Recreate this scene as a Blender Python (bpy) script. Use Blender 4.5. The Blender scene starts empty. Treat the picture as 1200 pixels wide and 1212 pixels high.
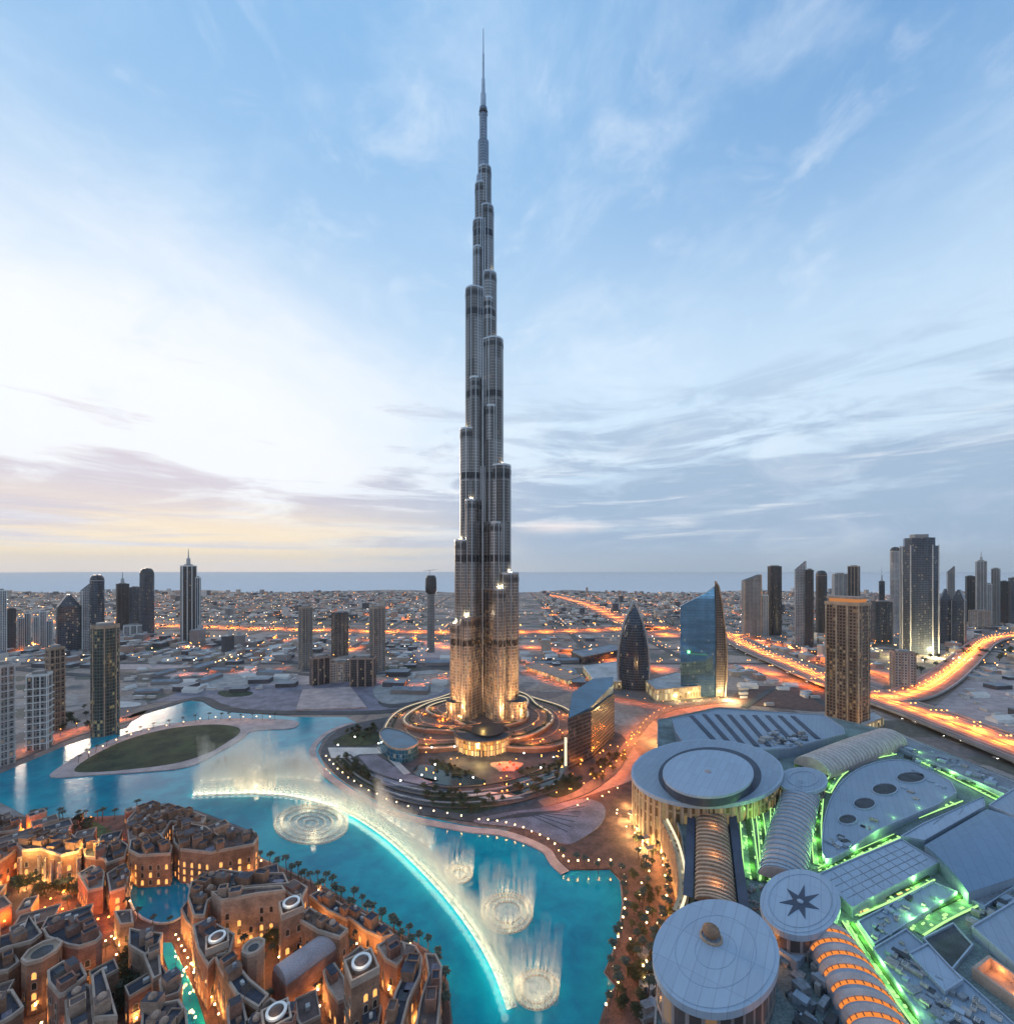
import bpy, math, random
from mathutils import Vector, Matrix
R = math.radians
random.seed(7)
SC = bpy.context.scene
COL = SC.collection

# ------------------------------------------------------------------ camera
F, CX, HZ, H = 520.0, 600.0, 673.0, 184.0      # focal length and horizon in photo pixels, eye height in metres
cam = bpy.data.objects.new('camera', bpy.data.cameras.new('camera'))
COL.objects.link(cam)
cam.location = (0, 0, H)
cam.rotation_euler = (R(90), 0, 0)
cam.data.sensor_fit = 'HORIZONTAL'
cam.data.sensor_width = 36
cam.data.lens = F / 1200 * 36
cam.data.shift_y = (HZ - 606) / 1200
cam.data.clip_start = 1
cam.data.clip_end = 200000
SC.camera = cam

# ------------------------------------------------------------------ node helper
class NT:
    def __init__(s, tree):
        s.t = tree; s.t.nodes.clear()
    def n(s, kind, **kw):
        nd = s.t.nodes.new(kind)
        for k, v in kw.items(): setattr(nd, k, v)
        return nd
    def put(s, sock, v):
        if isinstance(v, bpy.types.NodeSocket): s.t.links.new(v, sock)
        elif isinstance(v, (tuple, list)):
            sock.default_value = tuple(v) + ((1,) if len(v) == 3 and len(sock.default_value) == 4 else ())
        else: sock.default_value = v
    def m(s, op, a, b=0.0, c=0.0, clamp=False):
        nd = s.n('ShaderNodeMath', operation=op, use_clamp=clamp)
        for i, v in enumerate((a, b, c)): s.put(nd.inputs[i], v)
        return nd.outputs[0]
    def mix(s, f, a, b, mode='MIX'):
        nd = s.n('ShaderNodeMix', data_type='RGBA', blend_type=mode)
        s.put(nd.inputs[0], f); s.put(nd.inputs[6], a); s.put(nd.inputs[7], b)
        return nd.outputs[2]
    def lerp(s, f, a, b):
        nd = s.n('ShaderNodeMix', data_type='FLOAT')
        s.put(nd.inputs[0], f); s.put(nd.inputs[2], a); s.put(nd.inputs[3], b)
        return nd.outputs[0]
    def rng(s, v, a, b, c=0.0, d=1.0, smooth=True):
        nd = s.n('ShaderNodeMapRange', interpolation_type='SMOOTHSTEP' if smooth else 'LINEAR')
        for i, x in enumerate((v, a, b, c, d)): s.put(nd.inputs[i], x)
        return nd.outputs[0]
    def noise(s, vec, scale, detail=4, rough=.55, dist=0.0):
        nd = s.n('ShaderNodeTexNoise')
        if vec is not None: s.put(nd.inputs['Vector'], vec)
        nd.inputs['Scale'].default_value = scale; nd.inputs['Detail'].default_value = detail
        nd.inputs['Roughness'].default_value = rough; nd.inputs['Distortion'].default_value = dist
        return nd.outputs[0]
    def xyz(s, x, y, z=0.0):
        nd = s.n('ShaderNodeCombineXYZ')
        for i, v in enumerate((x, y, z)): s.put(nd.inputs[i], v)
        return nd.outputs[0]

# ------------------------------------------------------------------ sky: dusk, sun just above the horizon to the left
SUN_AZ, SUN_EL = R(-44), R(5)
W = bpy.data.worlds.new('World'); SC.world = W; W.use_nodes = True
t = NT(W.node_tree)
sky = t.n('ShaderNodeTexSky', sky_type='NISHITA', sun_disc=False, sun_elevation=SUN_EL, sun_rotation=SUN_AZ,
          altitude=50, air_density=1.0, dust_density=1.2, ozone_density=3.0)
tc = t.n('ShaderNodeTexCoord')
sep = t.n('ShaderNodeSeparateXYZ'); t.put(sep.inputs[0], tc.outputs['Generated'])
dx, dy, dz = sep.outputs
el = t.m('MULTIPLY', t.m('ARCSINE', dz), 57.2958)                    # degrees
az = t.m('MULTIPLY', t.m('ARCTAN2', dx, dy), 57.2958)
def K(c, s=10.0): return tuple(v * s for v in c)
# clear air
g = t.mix(t.rng(el, 0, 16), K((.42, .55, .70)), K((.64, .80, .95)))
g = t.mix(t.rng(el, 12, 50), g, K((.27, .50, .80)))
g = t.mix(t.m('MULTIPLY', t.rng(el, 22, 50), t.rng(az, -5, 45)), g, K((.17, .36, .66)))
c = t.mix(.9, sky.outputs[0], g)
# high thin veil, brightest around the setting sun
da = t.m('DIVIDE', t.m('SUBTRACT', az, -42.0), 50.0)
de = t.m('DIVIDE', t.m('SUBTRACT', el, 12.0), 24.0)
rr = t.m('SQRT', t.m('ADD', t.m('MULTIPLY', da, da), t.m('MULTIPLY', de, de)))
warp = t.noise(t.xyz(t.m('MULTIPLY', az, .03), t.m('MULTIPLY', el, .07), 1.7), 1.0, 5, .6, .6)
rr = t.m('ADD', rr, t.m('MULTIPLY', t.m('SUBTRACT', warp, .5), .7))
c = t.mix(t.m('MULTIPLY', t.rng(rr, 1.12, .26), .95), c, K((.86, .88, .92)))
# wispy cirrus high up
v1 = t.xyz(t.m('ADD', t.m('MULTIPLY', az, .035), t.m('MULTIPLY', el, .02)), t.m('SUBTRACT', t.m('MULTIPLY', el, .075), t.m('MULTIPLY', az, .022)), 7.7)
ci = t.noise(v1, 1.0, 9, .62, .35)
c = t.mix(t.m('MULTIPLY', t.rng(ci, .44, .76), .34), c, K((.84, .92, 1.0)))
# low streaky cloud deck: blue grey on the right, lilac on the left
v2 = t.xyz(t.m('MULTIPLY', az, .062), t.m('MULTIPLY', el, .34), 12.4)
st = t.noise(v2, 1.0, 9, .62, .7)
band = t.m('MULTIPLY', t.rng(el, .3, 4), t.rng(el, 28, 12))
side = t.rng(az, -38, 12)
ccol = t.mix(side, K((.60, .54, .61)), K((.31, .43, .59)))
thr = t.lerp(side, t.rng(el, 6, 13, .33, .62), t.rng(el, 4, 26, .31, .55))
dens = t.m('MULTIPLY', t.rng(t.m('SUBTRACT', st, thr), -.04, .16), band)
c = t.mix(t.m('MULTIPLY', dens, .85), c, ccol)
# bright rims between the streaks
br = t.noise(t.xyz(t.m('MULTIPLY', az, .06), t.m('MULTIPLY', el, .75), 2.2), 1.0, 6, .6, .4)
c = t.mix(t.m('MULTIPLY', t.m('MULTIPLY', t.rng(br, .52, .72), t.rng(el, 18, 8)), t.m('MULTIPLY', t.rng(el, 1, 4), .6)), c, K((.86, .88, .92)))
# soft mottling of the thin cloud sheet, and one warm streak low in the middle
mo = t.noise(t.xyz(t.m('MULTIPLY', az, .10), t.m('MULTIPLY', el, .17), 3.3), 1.0, 8, .62, .5)
c = t.mix(t.m('MULTIPLY', t.rng(mo, .5, .78), .30), c, K((.88, .92, .98)))
c = t.mix(t.m('MULTIPLY', t.rng(mo, .46, .24), t.m('MULTIPLY', t.rng(el, 8, 20), .20)), c, K((.42, .60, .82)))
sa = t.m('DIVIDE', t.m('SUBTRACT', az, 6.5), 6.0); se = t.m('DIVIDE', t.m('SUBTRACT', el, 5.3), 1.1)
sr = t.m('ADD', t.m('SQRT', t.m('ADD', t.m('MULTIPLY', sa, sa), t.m('MULTIPLY', se, se))), t.m('MULTIPLY', t.m('SUBTRACT', mo, .5), 1.6))
c = t.mix(t.m('MULTIPLY', t.rng(sr, 1.2, .2), .6), c, K((.95, .84, .80)))
# warm glow hugging the horizon on the sunset side
wm = t.m('MULTIPLY', t.rng(el, 9.5, 2.0), t.rng(t.m('ABSOLUTE', t.m('ADD', az, 42.0)), 50, 10))
wn = t.noise(t.xyz(t.m('MULTIPLY', az, .03), t.m('MULTIPLY', el, .55), 6.6), 1.0, 5, .6, .3)
c = t.mix(t.m('MULTIPLY', wm, t.rng(wn, .34, .58)), c, K((1.02, .84, .56)))
# distant sea haze line
hz = t.rng(el, 1.6, -.2)
c = t.mix(t.m('MULTIPLY', hz, .75), c, t.mix(t.rng(az, -40, 25), K((.95, .84, .76)), K((.36, .48, .60))))
bg = t.n('ShaderNodeBackground'); t.put(bg.inputs[0], c); bg.inputs[1].default_value = .1
wo = t.n('ShaderNodeOutputWorld'); t.t.links.new(bg.outputs[0], wo.inputs[0])

sun = bpy.data.objects.new('sun', bpy.data.lights.new('sun', 'SUN')); COL.objects.link(sun)
sun.data.energy = 1.2; sun.data.angle = R(14); sun.data.color = (1, .76, .54)
sd = Vector((math.sin(SUN_AZ) * math.cos(R(8)), math.cos(SUN_AZ) * math.cos(R(8)), math.sin(R(8))))
sun.rotation_euler = (-sd).to_track_quat('-Z', 'Y').to_euler(); sun.location = sd * 3000

SC.view_settings.view_transform = 'Standard'; SC.view_settings.look = 'None'
SC.view_settings.exposure = .22; SC.view_settings.gamma = 1; SC.view_settings.use_curve_mapping = False
SC.cycles.use_denoising = True
SC.cycles.max_bounces = 5; SC.cycles.diffuse_bounces = 2; SC.cycles.glossy_bounces = 3
SC.cycles.transparent_max_bounces = 40; SC.cycles.transmission_bounces = 2
SC.cycles.sample_clamp_indirect = 3; SC.cycles.caustics_reflective = False; SC.cycles.caustics_refractive = False

# ------------------------------------------------------------------ picture <-> place
def P(px, py, z=0.0):
    Y = F * (H - z) / (py - HZ)
    return Vector(((px - CX) / F * Y, Y, z))
def XY(pts, z=0.0): return [P(a, b, z).xy for a, b in pts]
def XA(px, Y): return (px - CX) / F * Y
def ZA(py, Y): return H - (py - HZ) / F * Y
def smooth(pts, n=6, closed=False):
    pts = [Vector(p) for p in pts]; out = []; N = len(pts)
    rngi = range(N) if closed else range(N - 1)
    for i in rngi:
        if closed: a, b, c_, d = pts[i - 1], pts[i], pts[(i + 1) % N], pts[(i + 2) % N]
        else: a, b, c_, d = pts[max(i - 1, 0)], pts[i], pts[i + 1], pts[min(i + 2, N - 1)]
        for k in range(n):
            s = k / n
            out.append(.5 * ((2 * b) + (c_ - a) * s + (2 * a - 5 * b + 4 * c_ - d) * s * s + (3 * b - a - 3 * c_ + d) * s ** 3))
    if not closed: out.append(pts[-1])
    return out
def area2(p): return sum(p[i - 1][0] * p[i][1] - p[i][0] * p[i - 1][1] for i in range(len(p)))
def ccw(p):
    p = [Vector((q[0], q[1])) for q in p]
    return p if area2(p) > 0 else p[::-1]
def inside(x, y, p):
    r = False
    for i in range(len(p)):
        a, b = p[i - 1], p[i]
        if (a[1] > y) != (b[1] > y) and x < (b[0] - a[0]) * (y - a[1]) / (b[1] - a[1]) + a[0]: r = not r
    return r
def inset(p, d):
    p = ccw(p); N = len(p); out = []
    for i in range(N):
        a, b, c_ = p[i - 1], p[i], p[(i + 1) % N]
        e1 = (b - a).normalized(); e2 = (c_ - b).normalized()
        n1 = Vector((-e1.y, e1.x)); n2 = Vector((-e2.y, e2.x))
        k = n1 + n2
        k = k / max(.35, k.length_squared / 2) if k.length > 1e-6 else n1
        if k.length > 2.2: k = k.normalized() * 2.2
        out.append(b + k * d)
    return out
def ell(cx, cy, rx, ry, n=48, z=0.0):              # an ellipse of the picture laid down on the plane z
    return ccw(XY([(cx + rx * math.cos(2 * math.pi * k / n), cy + ry * math.sin(2 * math.pi * k / n)) for k in range(n)], z))
def ring(cx, cy, r, n=32): return [Vector((cx + r * math.cos(2 * math.pi * k / n), cy + r * math.sin(2 * math.pi * k / n))) for k in range(n)]

# ------------------------------------------------------------------ mesh builder
class MB:
    def __init__(s): s.v = []; s.f = []; s.uv = []; s.mi = []; s.cut = []
    def mark(s): s.cut.append(len(s.f))
    def each(s, name, mats, parent):                # every box, lathe or tube collected so far becomes a part of its own
        ends = s.cut[1:] + [len(s.f)]; out_ = []
        for a, b in zip(s.cut, ends):
            p = MB()
            for f, m_ in zip(s.f[a:b], s.mi[a:b]): p.face([s.v[i] for i in f], [s.uv[i] for i in f], m_)
            if p.f: out_.append(p.build(name, mats, parent))
        return out_
    def face(s, pts, uvs=None, mi=0):
        b = len(s.v); s.v += [tuple(p) for p in pts]; s.f.append(tuple(range(b, b + len(pts))))
        s.uv += [tuple(u) for u in uvs] if uvs else [(p[0], p[1]) for p in pts]; s.mi.append(mi)
    def prism(s, poly, z0, z1, ms=0, mt=1, top=True, bottom=False, u0=0.0, poly2=None):
        p = ccw(poly); q = p if poly2 is None else poly2; N = len(p); u = u0
        f0 = z0 if callable(z0) else (lambda x, y: z0); f1 = z1 if callable(z1) else (lambda x, y: z1)
        for i in range(N):
            a, b = p[i], p[(i + 1) % N]; a2, b2 = q[i], q[(i + 1) % N]; L = (Vector(b) - Vector(a)).length
            za, zb, zc, zd = f0(*a), f0(*b), f1(*b2), f1(*a2)
            s.face([(a[0], a[1], za), (b[0], b[1], zb), (b2[0], b2[1], zc), (a2[0], a2[1], zd)], [(u, za), (u + L, zb), (u + L, zc), (u, zd)], ms)
            u += L
        if top: s.face([(a[0], a[1], f1(*a)) for a in q], None, mt)
        if bottom: s.face([(a[0], a[1], f0(*a)) for a in reversed(p)], None, mt)
        return s
    def box(s, x, y, z, w, d, h, yaw=0.0, ms=0, mt=0, u0=0.0):
        s.mark(); c_, n = math.cos(yaw), math.sin(yaw)
        s.prism([(x + c_ * a - n * b, y + n * a + c_ * b) for a, b in ((-w / 2, -d / 2), (w / 2, -d / 2), (w / 2, d / 2), (-w / 2, d / 2))], z, z + h, ms, mt, u0=u0, bottom=True)
        return s
    def lathe(s, prof, x=0.0, y=0.0, n=16, mi=0, sx=1.0, sy=1.0):
        s.mark()
        for j in range(len(prof) - 1):
            (r0, z0), (r1, z1) = prof[j], prof[j + 1]
            for k in range(n):
                a, b = 2 * math.pi * k / n, 2 * math.pi * (k + 1) / n
                q = lambda r, an, z: (x + sx * r * math.cos(an), y + sy * r * math.sin(an), z)
                us = [(r0 * a, z0), (r0 * b, z0), (r0 * b, z1), (r0 * a, z1)]
                if r1 < 1e-6: s.face([q(r0, a, z0), q(r0, b, z0), q(0, 0, z1)], us[:3], mi)
                elif r0 < 1e-6: s.face([q(0, 0, z0), q(r1, b, z1), q(r1, a, z1)], us[:3], mi)
                else: s.face([q(r0, a, z0), q(r0, b, z0), q(r1, b, z1), q(r1, a, z1)], us, mi)
        return s
    def ringwall(s, p, w, z0, z1, mi=0):           # a closed kerb or parapet of width w following the polygon
        p = ccw(p); q = inset(p, w); N = len(p)
        for i in range(N):
            j = (i + 1) % N; a, b, c_, d = p[i], p[j], q[j], q[i]
            s.face([(*a, z0), (*b, z0), (*b, z1), (*a, z1)], None, mi)
            s.face([(*a, z1), (*b, z1), (*c_, z1), (*d, z1)], None, mi)
            s.face([(*d, z1), (*c_, z1), (*c_, z0), (*d, z0)], None, mi)
        return s
    def ribbon(s, path, w, z0, z1, mi=0, off=0.0, side=True):
        path = [Vector(p) for p in path]; L = []; u = 0.0
        for i, p in enumerate(path):
            tn = (path[min(i + 1, len(path) - 1)] - path[max(i - 1, 0)]); tn = Vector((tn.x, tn.y)).normalized()
            nm = Vector((-tn.y, tn.x)); q = Vector((p.x, p.y))
            if i: u += (path[i] - path[i - 1]).length
            zz = p.z if len(p) > 2 else 0.0
            L.append((q + nm * (off + w / 2), q + nm * (off - w / 2), u, zz))
        for (a, b, u0, za), (c_, d, u1, zb) in zip(L, L[1:]):
            s.face([(*b, za + z1), (*d, zb + z1), (*c_, zb + z1), (*a, za + z1)], [(u0, 0), (u1, 0), (u1, w), (u0, w)], mi)
            if side:
                s.face([(*a, za + z1), (*c_, zb + z1), (*c_, zb + z0), (*a, za + z0)], None, mi)
                s.face([(*b, za + z0), (*d, zb + z0), (*d, zb + z1), (*b, za + z1)], None, mi)
        return s
    def tube(s, a, b, r0, r1=None, n=6, mi=0):
        s.mark(); a, b = Vector(a), Vector(b); r1 = r0 if r1 is None else r1
        q = (b - a).to_track_quat('Z', 'Y'); X, Y = q @ Vector((1, 0, 0)), q @ Vector((0, 1, 0)); L = (b - a).length
        for k in range(n):
            u, w = 2 * math.pi * k / n, 2 * math.pi * (k + 1) / n
            d = lambda an: X * math.cos(an) + Y * math.sin(an)
            s.face([a + d(u) * r0, a + d(w) * r0, b + d(w) * r1, b + d(u) * r1], [(u, 0), (w, 0), (w, L), (u, L)], mi)
        s.face([b + (X * math.cos(2 * math.pi * k / n) + Y * math.sin(2 * math.pi * k / n)) * r1 for k in range(n)], None, mi)
        return s
    def build(s, name, mats, parent=None, smooth_=False):
        if not isinstance(mats, (list, tuple)): mats = [mats]
        me = bpy.data.meshes.new(name); base = Vector((0, 0, 0))
        if parent is not None: base = origin(parent)
        elif s.v:
            n = len(s.v); base = Vector((sum(v[0] for v in s.v) / n, sum(v[1] for v in s.v) / n, min(v[2] for v in s.v)))
        me.from_pydata([(v[0] - base.x, v[1] - base.y, v[2] - base.z) for v in s.v], [], s.f)
        ul = me.uv_layers.new(name='UVMap')
        ul.data.foreach_set('uv', [c_ for u in s.uv for c_ in u])
        for m_ in mats: me.materials.append(m_)
        nm = len(mats) - 1
        me.polygons.foreach_set('material_index', [min(i, nm) for i in s.mi])
        if smooth_: me.polygons.foreach_set('use_smooth', [True] * len(me.polygons))
        me.update()
        o = bpy.data.objects.new(name, me); COL.objects.link(o)
        if parent is not None: o.parent = parent
        else: o.location = base
        return o
def origin(o):
    b = Vector(o.location)
    while o.parent is not None: o = o.parent; b += o.location
    return b
def tag(o, label=None, cat=None, group=None, kind=None):
    for k, v in (('label', label), ('category', cat), ('group', group), ('kind', kind)):
        if v: o[k] = v
    return o
def thing(name, label, cat, loc=(0, 0, 0), group=None):
    o = bpy.data.objects.new(name, None); COL.objects.link(o); o.location = (loc[0], loc[1], loc[2] if len(loc) > 2 else 0)
    o.empty_display_size = 1
    return tag(o, label, cat, group)
KIDS = {}
def kids(o):
    return [c_ for c_ in bpy.data.objects if c_.parent == o]
def copier(proto):
    """returns a function that copies a thing with its parts and sub-parts"""
    tree = [(k, [(g2) for g2 in kids(k)]) for k in kids(proto)]
    first = [True]
    def go(loc, rz=0.0, sc=1.0, label=None, group=None):
        if first[0]:
            first[0] = False; r = proto
        else:
            r = proto.copy(); COL.objects.link(r)
            for k, gs in tree:
                c_ = k.copy(); COL.objects.link(c_); c_.parent = r
                for g_ in gs:
                    d = g_.copy(); COL.objects.link(d); d.parent = c_
        r.location = loc; r.rotation_euler = (0, 0, rz)
        r.scale = (sc, sc, sc) if not isinstance(sc, (tuple, list)) else sc
        if label: r['label'] = label
        if group: r['group'] = group
        return r
    return go
def struct(mb, name, mat): return tag(mb.build(name, mat), kind='structure')
LD = {}
def light(name, loc, power, col, rad=1.0, parent=None, spot=0, aim=None):
    k = (name, power, col, rad, spot)
    if k not in LD:
        d = bpy.data.lights.new(name, 'SPOT' if spot else 'POINT')
        if spot:
            d.spot_size = R(spot); d.spot_blend = .6
        d.energy = power; d.color = col; d.shadow_soft_size = rad; LD[k] = d
    o = bpy.data.objects.new(name, LD[k]); COL.objects.link(o)
    loc = Vector(loc)
    if aim is not None: o.rotation_euler = (Vector(aim) - loc).to_track_quat('-Z', 'Y').to_euler()
    if parent is not None: o.parent = parent; loc = loc - origin(parent)
    o.location = loc
    return o

# ------------------------------------------------------------------ materials
M = {}
def newmat(name):
    m_ = bpy.data.materials.new(name); m_.use_nodes = True; M[name] = m_
    try: m_.cycles.emission_sampling = 'NONE'
    except Exception: pass
    return m_, NT(m_.node_tree)
def out(t, sh):
    o = t.n('ShaderNodeOutputMaterial'); t.t.links.new(sh, o.inputs[0])
def plain(name, col, rough=.7, var=.25, scale=.15, metal=0.0, col2=None, spec=.5, fine=0.0):
    m_, t = newmat(name)
    geo = t.n('ShaderNodeNewGeometry'); b = t.n('ShaderNodeBsdfPrincipled')
    n = t.noise(geo.outputs['Position'], scale, 6, .6)
    dark = tuple(v * (1 - var) for v in col); lite = tuple(min(1, v * (1 + var)) for v in (col2 or col))
    cc = t.mix(t.rng(n, .32, .68), dark, lite)
    if fine:
        n2 = t.noise(geo.outputs['Position'], scale * 14, 3, .6)
        cc = t.mix(fine, cc, t.mix(1.0, cc, t.mix(t.rng(n2, .3, .7), (.45, .45, .45), (1.5, 1.5, 1.5)), 'MULTIPLY'))
    t.put(b.inputs['Base Color'], cc); b.inputs['Roughness'].default_value = rough; b.inputs['Metallic'].default_value = metal
    b.inputs['Specular IOR Level'].default_value = spec
    out(t, b.outputs[0]); return m_
def sheetroof(name, col, ang=.62, pitch=3.6, rough=.55, metal=.1):        # standing seam sheets with weather streaks
    m_, t = newmat(name); geo = t.n('ShaderNodeNewGeometry'); mp = t.n('ShaderNodeMapping'); mp.inputs['Rotation'].default_value = (0, 0, ang)
    t.put(mp.inputs['Vector'], geo.outputs['Position']); sp = t.n('ShaderNodeSeparateXYZ'); t.put(sp.inputs[0], mp.outputs[0])
    seam = t.m('MAXIMUM', t.m('LESS_THAN', t.m('FRACT', t.m('DIVIDE', sp.outputs[0], pitch)), .07), t.m('LESS_THAN', t.m('FRACT', t.m('DIVIDE', sp.outputs[1], pitch * 4)), .02))
    wn = t.n('ShaderNodeTexWhiteNoise', noise_dimensions='2D'); t.put(wn.inputs[0], t.xyz(t.m('FLOOR', t.m('DIVIDE', sp.outputs[0], pitch)), t.m('FLOOR', t.m('DIVIDE', sp.outputs[1], pitch * 4))))
    st = t.noise(t.xyz(t.m('MULTIPLY', sp.outputs[0], .9), t.m('MULTIPLY', sp.outputs[1], .08)), 1.0, 5, .6)
    f = t.m('ADD', t.m('MULTIPLY', wn.outputs[0], .22), t.m('MULTIPLY', st, .5))
    cc = t.mix(f, tuple(v * .80 for v in col), tuple(v * 1.2 for v in col)); cc = t.mix(t.m('MULTIPLY', seam, .38), cc, tuple(v * .45 for v in col))
    b = t.n('ShaderNodeBsdfPrincipled'); t.put(b.inputs['Base Color'], cc); b.inputs['Roughness'].default_value = rough; b.inputs['Metallic'].default_value = metal
    out(t, b.outputs[0]); return m_
def emit(name, col, strength, sample=False):
    m_, t = newmat(name); e = t.n('ShaderNodeEmission'); t.put(e.inputs[0], col); e.inputs[1].default_value = strength
    out(t, e.outputs[0])
    if sample: m_.cycles.emission_sampling = 'AUTO'
    return m_
def facade(name, wall, glass, bay=3.0, fl=3.6, mull=.2, slab=.25, lit=.05, lit2=None, vtop=150.0, lc=(1, .55, .22), ls=1.5,
           rough=.15, metal=.0, wrough=.6, wmetal=.0, seed=0.0, band=0, bandcol=None, gv=.38, colvar=.22):
    m_, t = newmat(name); lit2 = lit if lit2 is None else lit2
    uvn = t.n('ShaderNodeUVMap'); sp = t.n('ShaderNodeSeparateXYZ'); t.put(sp.inputs[0], uvn.outputs[0])
    a = t.m('DIVIDE', sp.outputs[0], bay); b_ = t.m('DIVIDE', sp.outputs[1], fl)
    win = t.m('MULTIPLY', t.m('GREATER_THAN', t.m('FRACT', a), mull), t.m('GREATER_THAN', t.m('FRACT', b_), slab))
    wn = t.n('ShaderNodeTexWhiteNoise', noise_dimensions='3D')
    t.put(wn.inputs[0], t.xyz(t.m('FLOOR', a), t.m('FLOOR', b_), seed))
    ws = t.n('ShaderNodeSeparateXYZ'); t.put(ws.inputs[0], wn.outputs[1])
    lp = t.rng(sp.outputs[1], 0, vtop, lit, lit2)
    big = t.noise(t.xyz(t.m('MULTIPLY', sp.outputs[0], .03), t.m('MULTIPLY', sp.outputs[1], .02), seed), 1.0, 3)
    on = t.m('LESS_THAN', wn.outputs[0], t.m('MULTIPLY', lp, t.rng(big, .3, .7, .4, 1.6)))
    em = t.m('MULTIPLY', t.m('MULTIPLY', on, win), t.m('ADD', t.m('MULTIPLY', ws.outputs[0], ws.outputs[0]), .15))
    cv = t.n('ShaderNodeTexWhiteNoise', noise_dimensions='2D'); t.put(cv.inputs[0], t.xyz(t.m('FLOOR', t.m('DIVIDE', a, 3.0)), t.m('FLOOR', t.m('DIVIDE', b_, 14.0))))
    gl = t.mix(ws.outputs[1], tuple(v * (1 - gv) for v in glass), tuple(v * (1 + gv) for v in glass))
    wl = t.mix(t.rng(big, .3, .7), tuple(v * .82 for v in wall), tuple(v * 1.15 for v in wall))
    vv = t.lerp(cv.outputs[0], 1 - colvar, 1 + colvar); vc = t.n('ShaderNodeCombineColor')
    for i in range(3): t.put(vc.inputs[i], vv)
    gl = t.mix(1.0, gl, vc.outputs[0], 'MULTIPLY'); wl = t.mix(1.0, wl, vc.outputs[0], 'MULTIPLY')
    if band:
        bm = t.m('LESS_THAN', t.m('MODULO', sp.outputs[1], band), fl * 2.2)
        gl = t.mix(bm, gl, bandcol or (.03, .03, .035)); wl = t.mix(bm, wl, bandcol or (.03, .03, .035))
    b = t.n('ShaderNodeBsdfPrincipled')
    t.put(b.inputs['Base Color'], t.mix(win, wl, gl))
    t.put(b.inputs['Roughness'], t.lerp(win, wrough, rough)); t.put(b.inputs['Metallic'], t.lerp(win, wmetal, metal))
    t.put(b.inputs['Emission Color'], t.mix(ws.outputs[2], lc, tuple(min(1, v * 1.0 + .25) for v in lc)))
    t.put(b.inputs['Emission Strength'], t.m('MULTIPLY', em, ls))
    out(t, b.outputs[0]); return m_

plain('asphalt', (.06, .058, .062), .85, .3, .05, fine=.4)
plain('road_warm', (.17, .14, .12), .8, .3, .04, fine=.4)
plain('concrete', (.30, .28, .27), .8, .2, .08, fine=.4)
plain('paleconcrete', (.48, .45, .43), .8, .15, .06, fine=.3)
plain('roof_grey', (.20, .22, .25), .75, .22, .06, fine=.5)
plain('roof_dark', (.045, .05, .06), .75, .4, .12, fine=.5)
plain('roof_pale', (.42, .41, .41), .8, .2, .05, fine=.4)
plain('steel', (.35, .36, .38), .4, .15, .3, metal=.7)
plain('darkmetal', (.05, .05, .055), .5, .2, .3, metal=.3)
plain('trunk', (.10, .065, .04), .9, .3, 2.0)
plain('stone_tan', (.40, .28, .20), .85, .2, .12, fine=.4)
plain('stone_pink', (.36, .24, .19), .85, .2, .12, fine=.4)
plain('parapet', (.40, .295, .235), .85, .15, .2, fine=.3)
plain('brick_paving', (.12, .058, .045), .85, .35, .15, fine=.8)
plain('lilac_paving', (.19, .165, .20), .8, .3, .06, fine=.5)
plain('pink_paving', (.42, .31, .29), .85, .2, .08, fine=.4)
plain('lawn', (.020, .036, .013), .95, .45, .05, col2=(.038, .046, .018), fine=.8)
plain('garden', (.025, .04, .018), .95, .5, .12, fine=.9)
plain('white_paint', (.72, .71, .69), .6, .08, .2)
emit('lamp_orange', (1, .36, .07), 7.0); emit('lamp_warm', (1, .66, .30), 9.0); emit('lamp_white', (1, .93, .82), 12.0)
emit('led_green', (.28, 1, .18), 1.0); emit('led_lime', (.50, 1, .32), 1.15); emit('led_amber', (1, .45, .10), 1.6)
emit('window_glow', (1, .55, .18), 1.5); emit('entry_glow', (1, .62, .16), 1.7); emit('cream_glow', (1, .86, .58), 1.1)
emit('tail_red', (1, .06, .02), 5.0); emit('red_glow', (1, .09, .03), 1.3)
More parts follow.
